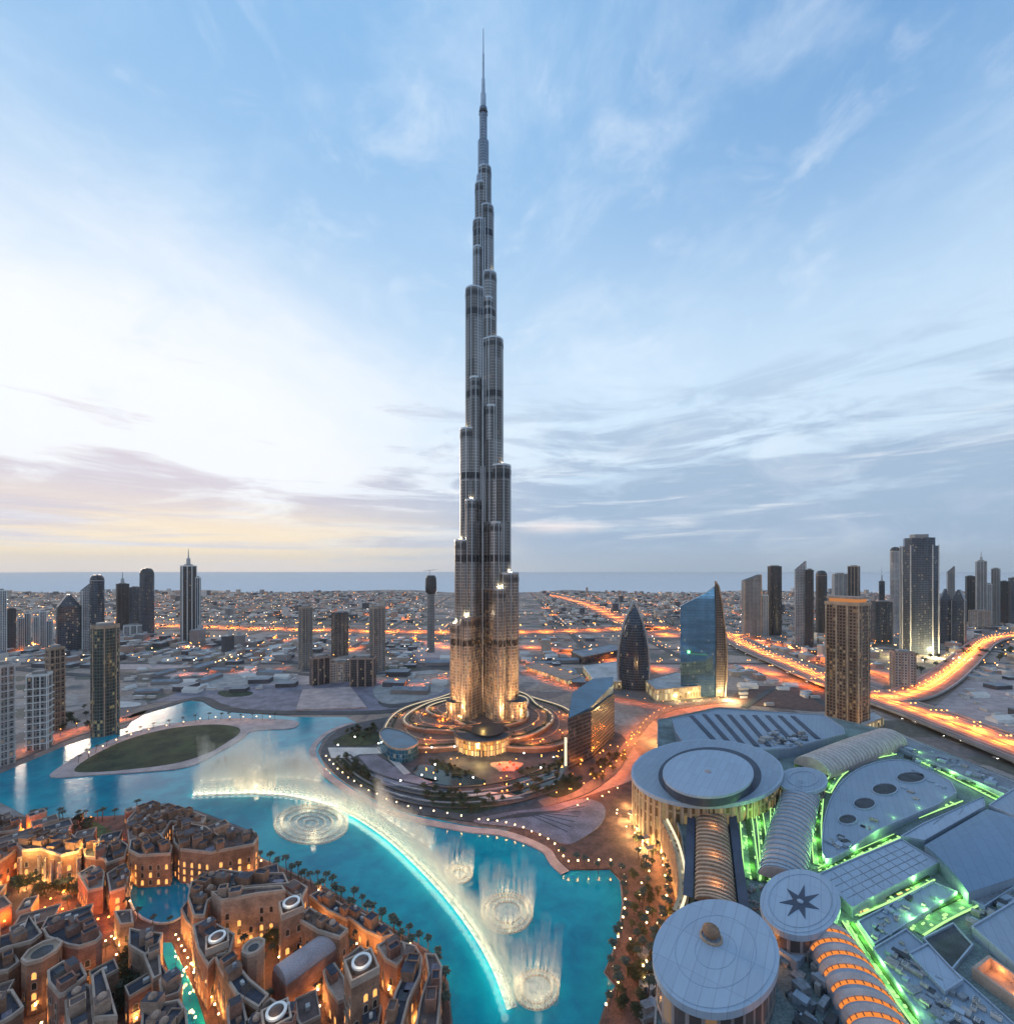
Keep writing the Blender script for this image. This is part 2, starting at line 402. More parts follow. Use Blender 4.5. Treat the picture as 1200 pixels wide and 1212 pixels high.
# ================================================================== SETTING
def ground_mat():
    m_, t = newmat('city_ground')
    geo = t.n('ShaderNodeNewGeometry'); p = geo.outputs['Position']
    n1 = t.noise(p, .0035, 5, .55); n2 = t.noise(p, .02, 5, .6); n3 = t.noise(p, .16, 4, .6)
    vo = t.n('ShaderNodeTexVoronoi', feature='F1', distance='CHEBYCHEV'); t.put(vo.inputs['Vector'], p); vo.inputs['Scale'].default_value = .018
    vs = t.n('ShaderNodeSeparateXYZ'); t.put(vs.inputs[0], vo.outputs['Color'])
    c = t.mix(t.rng(n1, .38, .62), (.27, .185, .15), (.40, .29, .235))
    c = t.mix(t.m('MULTIPLY', t.m('GREATER_THAN', vs.outputs[0], .62), .7), c, (.15, .115, .11))
    c = t.mix(t.m('MULTIPLY', t.m('GREATER_THAN', vs.outputs[1], .80), .6), c, (.34, .29, .27))
    c = t.mix(t.m('MULTIPLY', t.m('GREATER_THAN', vs.outputs[2], .86), .7), c, (.05, .06, .04))
    c = t.mix(t.rng(n2, .52, .70), c, (.10, .095, .10))
    sx = t.n('ShaderNodeSeparateXYZ'); t.put(sx.inputs[0], p)
    far_ = t.m('GREATER_THAN', sx.outputs[1], 780.0)
    stt = t.m('MAXIMUM', t.m('LESS_THAN', t.m('FRACT', t.m('DIVIDE', t.m('ADD', sx.outputs[0], 9.0 + 18000.0), 180.0)), .10), t.m('LESS_THAN', t.m('FRACT', t.m('DIVIDE', t.m('ADD', sx.outputs[1], 9.0 - 700.0 + 1500.0), 150.0)), .12))
    c = t.mix(t.m('MULTIPLY', stt, far_), c, (.085, .075, .072))
    c = t.mix(.5, c, t.mix(1.0, c, t.mix(t.rng(n3, .3, .7), (.5, .5, .5), (1.45, 1.45, 1.45)), 'MULTIPLY'))
    b = t.n('ShaderNodeBsdfPrincipled'); t.put(b.inputs['Base Color'], c); b.inputs['Roughness'].default_value = .9
    out(t, b.outputs[0]); return m_
ground_mat()
g_ = MB(); g_.face([(-24000, -1500, 0), (24000, -1500, 0), (24000, 24000, 0), (-24000, 24000, 0)])
gr = struct(g_, 'ground', M['city_ground'])

def water_mat(name, col, deep, rough=.06, bump=.15, sc=.35, spec=.5):
    m_, t = newmat(name); geo = t.n('ShaderNodeNewGeometry'); p = geo.outputs['Position']
    n = t.m('ADD', t.m('MULTIPLY', t.noise(p, .011, 3, .5, .5), .65), t.m('MULTIPLY', t.noise(p, .09, 4, .6, .4), .35))
    b = t.n('ShaderNodeBsdfPrincipled'); t.put(b.inputs['Base Color'], t.mix(t.rng(n, .35, .65), deep, col))
    b.inputs['Roughness'].default_value = rough; b.inputs['Specular IOR Level'].default_value = spec
    bp = t.n('ShaderNodeBump'); bp.inputs['Strength'].default_value = bump; bp.inputs['Distance'].default_value = .3
    t.put(bp.inputs['Height'], t.noise(p, sc, 5, .6)); t.put(b.inputs['Normal'], bp.outputs[0])
    out(t, b.outputs[0]); return m_
water_mat('sea_water', (.74, .71, .69), (.69, .67, .66), .7, .03, .02, .0)
water_mat('lake_water', (.003, .33, .39), (.001, .16, .25), .10, .5, .22, .25)
water_mat('pond_water', (.012, .05, .06), (.008, .03, .04), .08, .15, .6, .4)
water_mat('pool_water', (.004, .26, .38), (.002, .19, .31), .08, .15, .6, .4)

s_ = MB(); rs = random.Random(3)
coast = []
for k in range(41):
    u = -1.35 + 2.7 * k / 40
    Y = 3500 + 260 * math.sin(k * .9) + rs.uniform(-120, 120) - (250 if u > .15 else 0)
    coast.append((u * Y, Y, 1.0))
s_.face(coast + [(23900, 4000, 1.0), (23900, 23900, 1.0), (-23900, 23900, 1.0), (-23900, 4000, 1.0)])
struct(s_, 'sea', M['sea_water'])

LAKE = [(0, 950), (-70, 958), (-70, 940), (0, 916), (38, 900), (75, 884), (112, 872), (150, 862), (163, 846), (190, 836), (216, 829), (240, 831), (268, 836), (300, 845),
        (350, 849), (410, 849), (422, 856), (398, 864), (382, 876), (376, 890), (385, 908), (405, 925), (435, 944), (478, 962), (550, 977), (598, 983), (630, 990), (648, 1001),
        (660, 1018), (672, 1029), (700, 1031), (722, 1030), (733, 1043), (736, 1070), (731, 1108), (722, 1134), (714, 1152), (728, 1168), (716, 1188), (708, 1215), (700, 1262),
        (560, 1262), (536, 1215), (531, 1164), (515, 1131), (480, 1108), (432, 1078), (388, 1052), (330, 1025), (306, 1014), (300, 985), (240, 962), (200, 951), (162, 955), (150, 965), (80, 969), (30, 966)]
lk = MB(); lk.face([(*q, .15) for q in ccw(XY(LAKE))]); struct(lk, 'lake', M['lake_water'])

# island lawn and its promenade
isl = smooth([(60, 921), (80, 903), (105, 889), (150, 870), (200, 858), (258, 852), (320, 852), (352, 855), (345, 863), (300, 866), (286, 876), (262, 890), (225, 908), (180, 914), (120, 918)], 5, True)
pr = MB(); pr.prism(XY(isl), 0, 1.0); struct(pr, 'promenade', M['pink_paving'])
lawn = smooth([(88, 912), (108, 896), (150, 876), (200, 863), (250, 858), (280, 861), (283, 868), (268, 879), (245, 892), (205, 904), (150, 911), (110, 914)], 5, True)
lw = MB(); lw.prism(XY(lawn, 1.0), .9, 1.35); struct(lw, 'lawn', M['lawn'])
# promenade round the rest of the lake
bank1 = smooth([(420, 857), (396, 865), (380, 877), (373, 890), (382, 909), (403, 927), (433, 946), (477, 965), (550, 980), (600, 986), (646, 1004), (660, 1021), (673, 1033)], 5)
b1 = MB(); b1.ribbon([P(*q).to_3d() for q in bank1], 6, 0, .95, off=-2.5); struct(b1, 'promenade', M['pink_paving'])
b3 = MB()
b3.prism(XY([(673, 1031), (722, 1030), (735, 1043), (738, 1070), (733, 1108), (724, 1134), (716, 1152), (730, 1168), (718, 1188), (710, 1215), (702, 1262), (770, 1262), (775, 1212),
             (790, 1150), (815, 1075), (800, 1010), (768, 985), (748, 925), (735, 930), (690, 945), (640, 957), (620, 975), (600, 985), (646, 1003), (662, 1020)]), 0, .8, 0, 0)
struct(b3, 'plaza', M['brick_paving'])
b4 = MB(); b4.prism(XY(smooth([(560, 973), (600, 962), (640, 957), (690, 946), (715, 955), (712, 975), (690, 992), (672, 1000), (650, 993), (620, 981)], 4, True), .8), .7, 1.1)
struct(b4, 'paving', M['lilac_paving'])
bl = MB()
for k in range(7):
    bl.ribbon([P(575 + 6 * k, 972 - 1.5 * k, 1.1), P(630 + 5 * k, 966 - k, 1.1), P(672 + 4 * k, 985 - 6 * k, 1.1)], .8, -.1, .12)
struct(bl, 'paving', M['roof_dark'])
# park below the tower: dark ground, lawns, pale lit court
pk = MB(); pk.prism(XY(smooth([(398, 866), (430, 855), (500, 846), (640, 850), (735, 870), (735, 905), (700, 938), (640, 957), (580, 974), (520, 968), (478, 961), (436, 942), (404, 922), (387, 905), (380, 890)], 4, True)), 0, .6)
struct(pk, 'park', M['roof_dark'])
def patch(name, pts, z, mat, thick=.35, sm=0):
    q = smooth(pts, sm, True) if sm else pts
    b = MB(); b.prism(XY(q, z), z - thick, z); return struct(b, name, M[mat])
patch('lawn', [(394, 879), (412, 868), (438, 863), (450, 870), (446, 880), (420, 883)], .95, 'lawn', sm=4)
patch('court', [(388, 885), (446, 885), (452, 892), (425, 893), (415, 897), (392, 897)], 1.0, 'paleconcrete')
patch('lawn', [(394, 900), (415, 898), (428, 912), (450, 935), (440, 936), (412, 920)], .95, 'garden', sm=4)
patch('paving', [(424, 895), (445, 893), (480, 916), (520, 924), (500, 930), (455, 930)], .95, 'lilac_paving')
patch('path', [(446, 884), (456, 886), (486, 915), (478, 917)], 1.1, 'paleconcrete')
patch('pond', [(500, 905), (545, 915), (575, 924), (560, 932), (520, 928), (490, 916)], .95, 'pond_water', sm=4)
patch('pond', [(598, 922), (640, 920), (668, 905), (660, 925), (630, 940), (605, 938)], .95, 'pond_water', sm=4)
patch('court', [(552, 941), (580, 937), (620, 944), (590, 948)], 1.0, 'paleconcrete')
patch('lawn', [(508, 898), (540, 908), (562, 915), (545, 917), (518, 910)], .96, 'garden', sm=4)
patch('lawn', [(612, 912), (650, 905), (668, 896), (662, 908), (632, 918)], .96, 'garden', sm=4)
patch('lawn', [(500, 936), (545, 940), (590, 952), (560, 962), (520, 957)], .95, 'garden', sm=4)
patch('lawn', [(640, 935), (668, 925), (690, 930), (660, 944)], .95, 'garden', sm=4)
for k in range(5):                                       # dark curved terraces stepping through the park
    st_ = MB(); st_.ribbon([P(a, b, .6) for a, b in smooth([(398 + 4 * k, 902 - 2 * k), (425 + 4 * k, 926 - 3 * k), (470 + 3 * k, 947 - 5 * k), (530 + k, 957 - 6 * k), (600, 953 - 7 * k), (660, 936 - 8 * k)], 5)], 1.6, 0, .9)
    struct(st_, 'path', M['roof_grey'] if k % 2 else M['darkmetal'])

# land pieces: sand lots, decks, quarter ground
patch('sand_lot', [(175, 832), (235, 812), (300, 806), (420, 806), (500, 806), (545, 820), (500, 838), (430, 842), (300, 842), (240, 828)], .3, 'lilac_paving', .3)
patch('deck', [(358, 816), (415, 813), (434, 837), (350, 840)], 2.5, 'pink_paving', 2.5)
patch('sand_lot', [(445, 812), (500, 803), (528, 815), (490, 830), (452, 832)], .5, 'concrete', .3, 4)
patch('sand_lot', [(240, 800), (330, 792), (345, 806), (250, 815)], .45, 'concrete', .3)
patch('sand_lot', [(880, 812), (970, 812), (1010, 842), (960, 842), (860, 832)], .3, 'brick_paving', .3)
patch('sand_lot', [(1105, 838), (1150, 800), (1200, 790), (1290, 800), (1290, 900), (1200, 868)], .3, 'pink_paving', .3)
patch('quarter_ground', [(-90, 962), (30, 967), (80, 970), (150, 966), (162, 957), (200, 953), (240, 964), (298, 987), (304, 1015), (330, 1027), (388, 1054), (432, 1080), (480, 1110), (514, 1133), (529, 1165), (534, 1215), (556, 1262),
                        (-90, 1262)], .8, 'brick_paving', .8)
pool = MB(); pool.face([(*q, .98) for q in ell(190, 1064, 36, 31)]); struct(pool, 'pool', M['pool_water'])
pe = MB(); pe.ringwall([q for q in ell(190, 1064, 38, 33)], 1.0, .7, 1.5); struct(pe, 'pool_edge', M['paleconcrete'])
cn = MB(); cn.face([(*q, 1.0) for q in ccw(XY([(190, 1116), (203, 1116), (213, 1137), (224, 1160), (234, 1182), (243, 1212), (252, 1262), (226, 1262), (220, 1212), (206, 1170), (196, 1140)], 1.0))]); struct(cn, 'canal', M['pool_water'])
patch('path', [(202, 1113), (208, 1112), (222, 1142), (234, 1168), (250, 1192), (262, 1214), (268, 1262), (252, 1262), (246, 1212), (237, 1185), (224, 1158), (212, 1132)], 1.3, 'brick_paving', .5)

# ------------------------------------------------------------------ roads
def gp(pts, z=0.0, n=6): return [P(a, b, z) for a, b in smooth(pts, n)]
H1 = gp([(845, 744), (862, 752), (900, 771), (940, 787), (975, 802), (1045, 827), (1100, 846), (1150, 865), (1200, 884), (1270, 911)], 7)
H2 = gp([(1040, 826), (1075, 821), (1105, 808), (1130, 790), (1150, 772), (1166, 759), (1195, 752), (1260, 749)], 7)
H0 = gp([(-60, 731), (0, 733), (100, 737), (240, 742), (350, 745), (500, 748), (620, 748), (700, 746), (780, 743), (862, 752)], .5)
H3 = gp([(645, 703), (690, 714), (735, 733), (790, 752)], .5)
H4 = gp([(862, 752), (905, 762), (950, 776), (1000, 790), (1050, 800), (1075, 818)], .5)
def carriage(name, path, w, off, z0, z1, mat='road_warm'):
    b = MB(); b.ribbon(path, w, z0, z1, off=off); return struct(b, name, M[mat])
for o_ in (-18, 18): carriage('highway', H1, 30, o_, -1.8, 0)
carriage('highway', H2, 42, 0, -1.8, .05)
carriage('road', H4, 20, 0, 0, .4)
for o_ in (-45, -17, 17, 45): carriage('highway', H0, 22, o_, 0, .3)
carriage('road', H3, 70, 0, 0, .3)
for path, offs in ((H1, (-34, -2.2, 2.2, 34)), (H2, (-22, 22))):
    for o_ in offs:
        tag(MB().ribbon(path, .6, -1.7, 1.1, off=o_).build('crash_barrier', M['concrete']), 'low concrete barrier running along the orange lit elevated highway', 'barrier', 'concrete barriers of the elevated highway')
for o_ in (-33, -25.5, -18, -10.5, -3.2, 3.2, 10.5, 18, 25.5, 33): 
    b = MB(); b.ribbon(H1, .45, .004, .012, off=o_, side=False); struct(b, 'lane_marking', M['white_paint'])
for o_ in (-20.5, -7, 0, 7, 20.5):
    b = MB(); b.ribbon(H2, .5, .054, .064, off=o_, side=False); struct(b, 'lane_marking', M['white_paint'])
def along(path, step, start=0.0):
    d = -start; outp = []
    for a, b in zip(path, path[1:]):
        L = (b - a).length; tn = (b - a).normalized()
        while d <= L:
            if d >= 0: outp.append((a + tn * d, math.atan2(tn.y, tn.x)))
            d += step
        d -= L
    return outp
pc = MB(); pc.box(0, 0, 0, 3, 3, 4.2); pc.box(0, 0, 4.2, 3.4, 26, 1.0)
pp = tag(pc.build('highway_pier', M['concrete']), 'grey concrete pier under the elevated highway', 'pier', 'piers under the elevated highway')
go = copier(pp); nrm = lambda r: Vector((-math.sin(r), math.cos(r)))
for path, offs in ((H1, (-18, 18)), (H2, (0,))):
    for q, r in along(path, 34):
        for o_ in offs:
            n = nrm(r) * o_; go((q.x + n.x, q.y + n.y, 0), r)
# other streets
for name, pts, w, mat in (('road', [(545, 819), (520, 832), (490, 839), (430, 844), (340, 844), (270, 840), (236, 827), (190, 838), (150, 850)], 13, 'asphalt'),
                          ('road', [(0, 905), (40, 890), (80, 874), (120, 862), (152, 853), (168, 842)], 12, 'road_warm'),
                          ('road', [(640, 952), (690, 936), (724, 912), (744, 882), (768, 852), (800, 838), (860, 830)], 11, 'road_warm'),
                          ('road', [(620, 790), (680, 812), (740, 826), (800, 836)], 14, 'road_warm'),
                          ('road', [(600, 775), (660, 792), (720, 806)], 18, 'road_warm'),
                          ('road', [(0, 790), (120, 800), (250, 790), (400, 800), (530, 790)], 16, 'asphalt'),
                          ('road', [(130, 770), (260, 775), (400, 790)], 14, 'asphalt'),
                          ('road', [(880, 838), (930, 812), (985, 840)], 9, 'asphalt')):
    b = MB(); b.ribbon(gp(pts, 0.0), w, 0, .62); struct(b, name, M[mat])
# ================================================================== THE TALL TOWER
facade('tower_glass', (.25, .235, .225), (.085, .085, .094), 2.4, 3.4, .30, .22, .75, .004, 215, (1, .46, .16), .50, .25, .6, .4, .6, 1, 96, gv=.15, colvar=.5)
facade('tower_core', (.30, .31, .34), (.12, .13, .16), 1.2, 3.4, .45, .2, .25, .0, 170, (1, .55, .22), .6, .25, .8, .3, .85, 2)
plain('fin_steel', (.42, .43, .46), .3, .1, .1, metal=.85)
TX, TY = P(572, 855).xy
tw = thing('supertall_tower', 'tallest tower in the middle, stepped silver grey glass tapering to a thin spire', 'skyscraper', (TX, TY, 0))
def wing(th, tiers, w0):
    d = Vector((math.cos(th), math.sin(th))); n = Vector((-d.y, d.x)); z = 0.0; k = 0
    c30 = abs(d.x) if abs(d.x) > .3 else 1.0
    for ext, zt, r in tiers:
        L = max(0.5, (ext - r) / c30) if abs(d.x) > .3 else ext - r
        pl = []
        for i in range(13):
            a = th - math.pi / 2 + math.pi * i / 12
            pl.append(Vector((TX, TY)) + d * L + Vector((math.cos(a), math.sin(a))) * r)
        pl += [Vector((TX, TY)) + n * r - d * 1.0, Vector((TX, TY)) - n * r - d * 1.0]
        b = MB(); b.prism(pl, z, zt, 0, 1); t_ = b.build('wing_tier', [M['tower_glass'], M['roof_dark']], tw)
        # dark plant floor just below the terrace, parapet on top, fins down the nose
        if zt > 60:
            q = MB(); q.prism(inset(pl, -.25), zt - 9, zt - 4, 0, 0); q.build('plant_floor', M['darkmetal'], t_)
            q = MB(); q.ringwall(inset(pl, -.12), .6, zt - .4, zt + 1.6); q.build('parapet', M['fin_steel'], t_)
        q = MB()
        for i in range(0, 13, 3):
            a = th - math.pi / 2 + math.pi * i / 12
            e = Vector((TX, TY)) + d * L + Vector((math.cos(a), math.sin(a))) * (r + .15)
            q.box(e.x, e.y, z + .3, .55, .7, zt - z - .8, a)
        for s in (-1, 1):
            for j in range(1, 4):
                e = Vector((TX, TY)) + d * (L * j / 4) + n * s * (r + .15)
                if L > 4: q.box(e.x, e.y, z + .3, .5, .45, zt - z - .8, th + math.pi / 2)
        q.each('fin', M['fin_steel'], t_)
        if z > 60 and zt < 640:
            e = Vector((TX, TY)) + d * (L + r + 1.6)
            q = MB(); q.lathe([(0, z + .3), (1.1, z + .5), (1.1, z + 2.2), (0, z + 2.6)], e.x, e.y, 8)
            l_ = q.build('floodlight', M['lamp_warm'], t_)
            light('flood', (e.x, e.y, z + 3.4), 7000, (1, .82, .52), .6, tw)
        z = zt; k += 1
wing(R(210), [(42, 32, 12), (38, 120, 12), (33, 216, 11.5), (27, 346, 11), (21, 512, 10.5), (12.5, 595, 8.5), (10, 640, 7.5)], 12)
wing(R(-30), [(51, 34, 12), (42, 178, 12), (33, 303, 11.5), (24, 452, 11), (16, 532, 9.5), (12.5, 612, 8.5), (9.5, 660, 7.5)], 12)
wing(R(236), [(25, 128, 7.5), (20, 262, 7), (15.5, 405, 6.5), (11.5, 560, 5.5)], 7)
wing(R(-56), [(27, 160, 7.5), (22, 236, 7), (16, 372, 6.5), (12, 500, 5.5)], 7)
wing(R(90), [(50, 60, 12), (42, 150, 12), (34, 262, 11.5), (27, 400, 11), (19, 560, 9.5), (12, 625, 8.5)], 12)
cr = MB(); z = 0
for r, zt in ((9.2, 545), (8.3, 652), (6.6, 694), (4.6, 735)):
    cr.prism(ring(TX, TY, r, 18), z, zt, 0, 1); z = zt
cr.build('core', [M['tower_core'], M['roof_dark']], tw)
sp_ = MB(); sp_.lathe([(4.4, 735), (3.4, 737), (3.2, 752), (2.2, 753), (2.0, 770), (1.3, 771), (1.15, 800), (.7, 801), (.45, 830), (0, 832)], TX, TY, 12)
spire = sp_.build('spire', M['fin_steel'], tw)
cg = MB()
for z in (545, 652, 694, 735): cg.lathe([(9.4 if z < 600 else 7.2 if z < 680 else 5.4, z - 7), (9.4 if z < 600 else 7.2 if z < 680 else 5.4, z - 4.5)], TX, TY, 18)
cg.build('plant_floor', M['darkmetal'], tw)
# central rib of the entrance side
rb = MB()
for z0, z1, q in ((34, 303, 14.6), (303, 452, 13.2), (452, 595, 11.4)):
    for dx_ in (-2.4, 0, 2.4): rb.box(TX + dx_, TY - q, z0, 1.0, 1.6, z1 - z0)
rb.each('central_rib', M['fin_steel'], tw)

# podium terraces round the foot of the tower
plain('terrace_stone', (.16, .10, .075), .8, .25, .2, fine=.5)
for k, (r, z0, z1, lb) in enumerate(((112, .5, 5, 'lowest and widest curved terrace around the foot of the tallest tower'), (86, 5, 9, 'middle curved terrace around the foot of the tallest tower'), (62, 9, 13, 'highest curved terrace directly at the foot of the tallest tower'))):
    pd = thing('podium_terrace', lb, 'terrace', (TX, TY + 12, z0))
    wob = lambda a: 1 + .12 * math.cos(3 * a + 1.57 + k) + .05 * math.sin(5 * a + 2 * k)
    c_ = [Vector((TX + r * math.cos(a) * wob(a), TY + 12 + r * math.sin(a) * wob(a))) for a in [2 * math.pi * i / 72 for i in range(72)]]
    MB().prism(c_, z0, z1).build('slab', [M['terrace_stone'], M['terrace_stone']], pd)
    MB().ringwall(inset(c_, -.2), 1.6, z1 - .3, z1 + .9).build('rim', M['parapet'], pd)
    MB().ringwall(inset(c_, 1.8), .5, z1 + .1, z1 + .5).build('rim_light', M['cream_glow'], pd)
    for q_, dd in ((.93, 2.2), (.80, 1.2)):
        MB().ringwall([Vector((TX, TY + 12)) + (v - Vector((TX, TY + 12))) * q_ for v in c_], dd, z1 - .1, z1 + .7).build('planter', M['garden' if q_ > .9 else 'stone_tan'], pd)
    for i in range(0, 72, 6):
        if c_[i].y < TY + 30:
            v = c_[i] - Vector((TX, TY + 12)); e = Vector((TX, TY + 12)) + v * .90
            light('terrace_glow', (e.x, e.y, z1 + 3), 3800, (1, .42, .13), .6, pd)
# glowing entrance pavilion
ex, ey = P(570, 888, 6).xy
en = thing('entrance_pavilion', 'glowing yellow entrance pavilion with a round canopy in front of the tallest tower', 'pavilion', (ex, ey, .6))
facade('entry_glass', (.20, .12, .06), (.30, .17, .06), 3.2, 5.2, .25, .14, 1.2, 1.2, 40, (1, .50, .10), 1.5, seed=41)
MB().prism([(ex + 27 * math.cos(a), ey + 22 + 24 * math.sin(a)) for a in [math.pi + math.pi * i / 16 for i in range(17)]], .6, 15, 0, 1).build('glass_wall', [M['entry_glass'], M['roof_dark']], en)
b = MB()
for i in range(13):
    a = math.pi + math.pi * (i + .5) / 13
    b.lathe([(.7, .6), (.55, 15)], ex + 28.4 * math.cos(a), ey + 22 + 25.4 * math.sin(a), 8)
b.each('column', M['stone_tan'], en)
MB().prism([(ex + 5 + 17 * math.cos(a), ey + 26 + 19 * math.sin(a)) for a in [2 * math.pi * i / 32 for i in range(32)]], 16, 17.5, 0, 0, bottom=True).build('canopy', M['darkmetal'], en)
b = MB(); b.ringwall([(ex + 30 * math.cos(a), ey + 23 + 27 * math.sin(a)) for a in [2 * math.pi * i / 40 for i in range(40)]], 2, 14.6, 15.6); b.build('eave', M['terrace_stone'], en)
b = MB(); b.box(ex, ey - 2.6, .6, 5, 1.0, 6); b.build('door', M['darkmetal'], en)
for dx_, dy_, pw in ((0, -20, 15000), (-22, -12, 8000), (22, -12, 8000), (0, 26, 5000)): light('entrance_light', (ex + dx_, ey + dy_, 9 if dy_ < 10 else 22), pw, (1, .62, .18), 1, en)
# warm light washing the lowest storeys
for a in (-165, -140, -115, -90, -65, -40, -15):
    light('wall_wash', (TX + 104 * math.cos(R(a)), TY + 10 + 104 * math.sin(R(a)), 8), 270000, (1, .44, .13), 2, tw, 60, (TX, TY, 85))
    if a in (-140, -90, -40): light('high_wash', (TX + 108 * math.cos(R(a)), TY + 10 + 108 * math.sin(R(a)), 8), 700000, (1, .46, .14), 2, tw, 36, (TX, TY, 165))
# red lit fountain court
rx_, ry_ = P(600, 909).xy
fc = thing('red_court', 'small red lit sunken court beside the glowing entrance', 'court', (rx_, ry_, .6))
MB().prism([(rx_ + (13 + 4 * math.sin(3 * a)) * math.cos(a), ry_ + (12 + 3 * math.cos(2 * a)) * math.sin(a)) for a in [2 * math.pi * i / 32 for i in range(32)]], .6, 1.6).build('floor', M['stone_tan'], fc)
for i, (u, v) in enumerate(((-7, 3), (0, -4), (6, 2), (3, 7), (-3, -8), (9, -5))):
    b = MB(); b.lathe([(0, 1.6), (1.4, 1.7), (1.1, 2.6), (.2, 3.4), (0, 3.5)], rx_ + u, ry_ + v, 10); b.build('red_lantern', M['red_glow'], fc)
light('court_light', (rx_ + 2, ry_, 8), 12000, (1, .07, .03), .8, fc)
# blue glass pavilion left of the entrance, dark office block right of it
facade('dark_glass', (.06, .055, .06), (.035, .04, .055), 2.0, 3.6, .2, .3, .02, .02, 50, (1, .4, .2), .7, .2, .3, seed=5)
facade('blue_glass', (.10, .16, .20), (.04, .16, .24), 3.0, 4.0, .08, .1, .04, .02, 30, (1, .7, .4), .8, .1, .5, seed=6)
plain('blue_roof', (.05, .13, .20), .35, .2, .06, metal=.3)
def block(name, label, cat, roof_px, z, walls, roof, z0=.0, sm=0, rim=None, group=None, sub='wall', rimh=1.0, kind_children=True):
    pl = ccw(XY(smooth(roof_px, sm, True) if sm else roof_px, z))
    c_ = sum(pl, Vector((0, 0))) / len(pl)
    o = thing(name, label, cat, (c_.x, c_.y, z0), group)
    MB().prism(pl, z0, z, 0, 0).build(sub, M[walls], o)
    MB().prism(inset(pl, .5), z - .3, z + .12, 0, 0).build('roof', M[roof], o)
    if rim: MB().ringwall(inset(pl, -.06), .75, z - .5, z + rimh).build('parapet', M[rim], o)
    return o, pl
block('glass_pavilion', 'low teardrop shaped blue glass pavilion left of the tallest tower entrance', 'pavilion', [(449, 868), (458, 862), (476, 866), (490, 873), (495, 880), (482, 887), (464, 886), (453, 877)], 13, 'blue_glass', 'blue_roof', .6, 4, 'stone_tan')
ob, obp = block('office_block', 'dark curved office block with a blue sloping glass roof right of the tallest tower', 'office', [(672, 852), (700, 842), (727, 822), (727, 815), (700, 817), (676, 829)], 47, 'dark_glass', 'blue_roof', .6, 0, 'darkmetal')
sl = MB(); zf = lambda x, y: 47.2 + max(0, (y - 395)) * .13
sl.prism(inset(obp, 1.2), 47.1, zf, 0, 0); sl.build('glass_roof', M['blue_roof'], ob)
b = MB(); e = P(671, 906); b.box(e.x - 1.5, e.y - 2, .6, 2.2, 1.6, 26); b.build('lit_fin', M['cream_glow'], ob)
# ================================================================== TOWERS AND HOUSES OF THE CITY
facade('fa_grey', (.24, .22, .21), (.05, .06, .07), 3.2, 3.5, .45, .3, .05, .02, 120, (1, .6, .3), 1.0, seed=11)
facade('fa_brown', (.20, .14, .11), (.045, .04, .045), 3.0, 3.5, .4, .32, .12, .03, 120, (1, .55, .22), 1.0, seed=12)
facade('fa_greenglass', (.13, .12, .10), (.04, .07, .07), 2.6, 3.6, .22, .25, .10, .06, 140, (1, .75, .3), .9, .12, .3, seed=13)
facade('fa_navy', (.07, .08, .10), (.035, .05, .075), 2.4, 3.8, .18, .2, .03, .02, 200, (1, .7, .4), 1.0, .15, .4, seed=14)
facade('fa_blue', (.12, .15, .19), (.06, .10, .16), 2.4, 3.8, .2, .2, .03, .02, 200, (1, .75, .5), 1.0, .15, .5, seed=15)
facade('fa_pale', (.42, .40, .39), (.07, .08, .10), 3.0, 3.6, .4, .3, .05, .03, 200, (1, .65, .35), 1.0, seed=16)
facade('fa_dark', (.05, .045, .045), (.03, .03, .035), 2.6, 3.6, .25, .25, .04, .02, 200, (1, .6, .3), 1.0, .2, .2, seed=17)
facade('fa_hotel', (.19, .115, .08), (.05, .035, .03), 3.4, 3.7, .35, .38, .20, .14, 140, (1, .55, .22), .9, seed=18)
facade('fa_curtain', (.06, .09, .12), (.26, .50, .72), 2.0, 4.0, .08, .10, .02, .0, 150, (1, .7, .35), .7, .05, .9, seed=19, gv=.08, colvar=.07)
facade('fa_lowrise', (.36, .29, .25), (.05, .05, .06), 3.6, 4.0, .5, .4, .10, .05, 60, (1, .55, .22), 1.4, seed=20)
facade('fa_court', (.44, .34, .22), (.20, .13, .06), 4.5, 9.0, .4, .2, .75, .5, 40, (1, .66, .28), 1.0, seed=21)

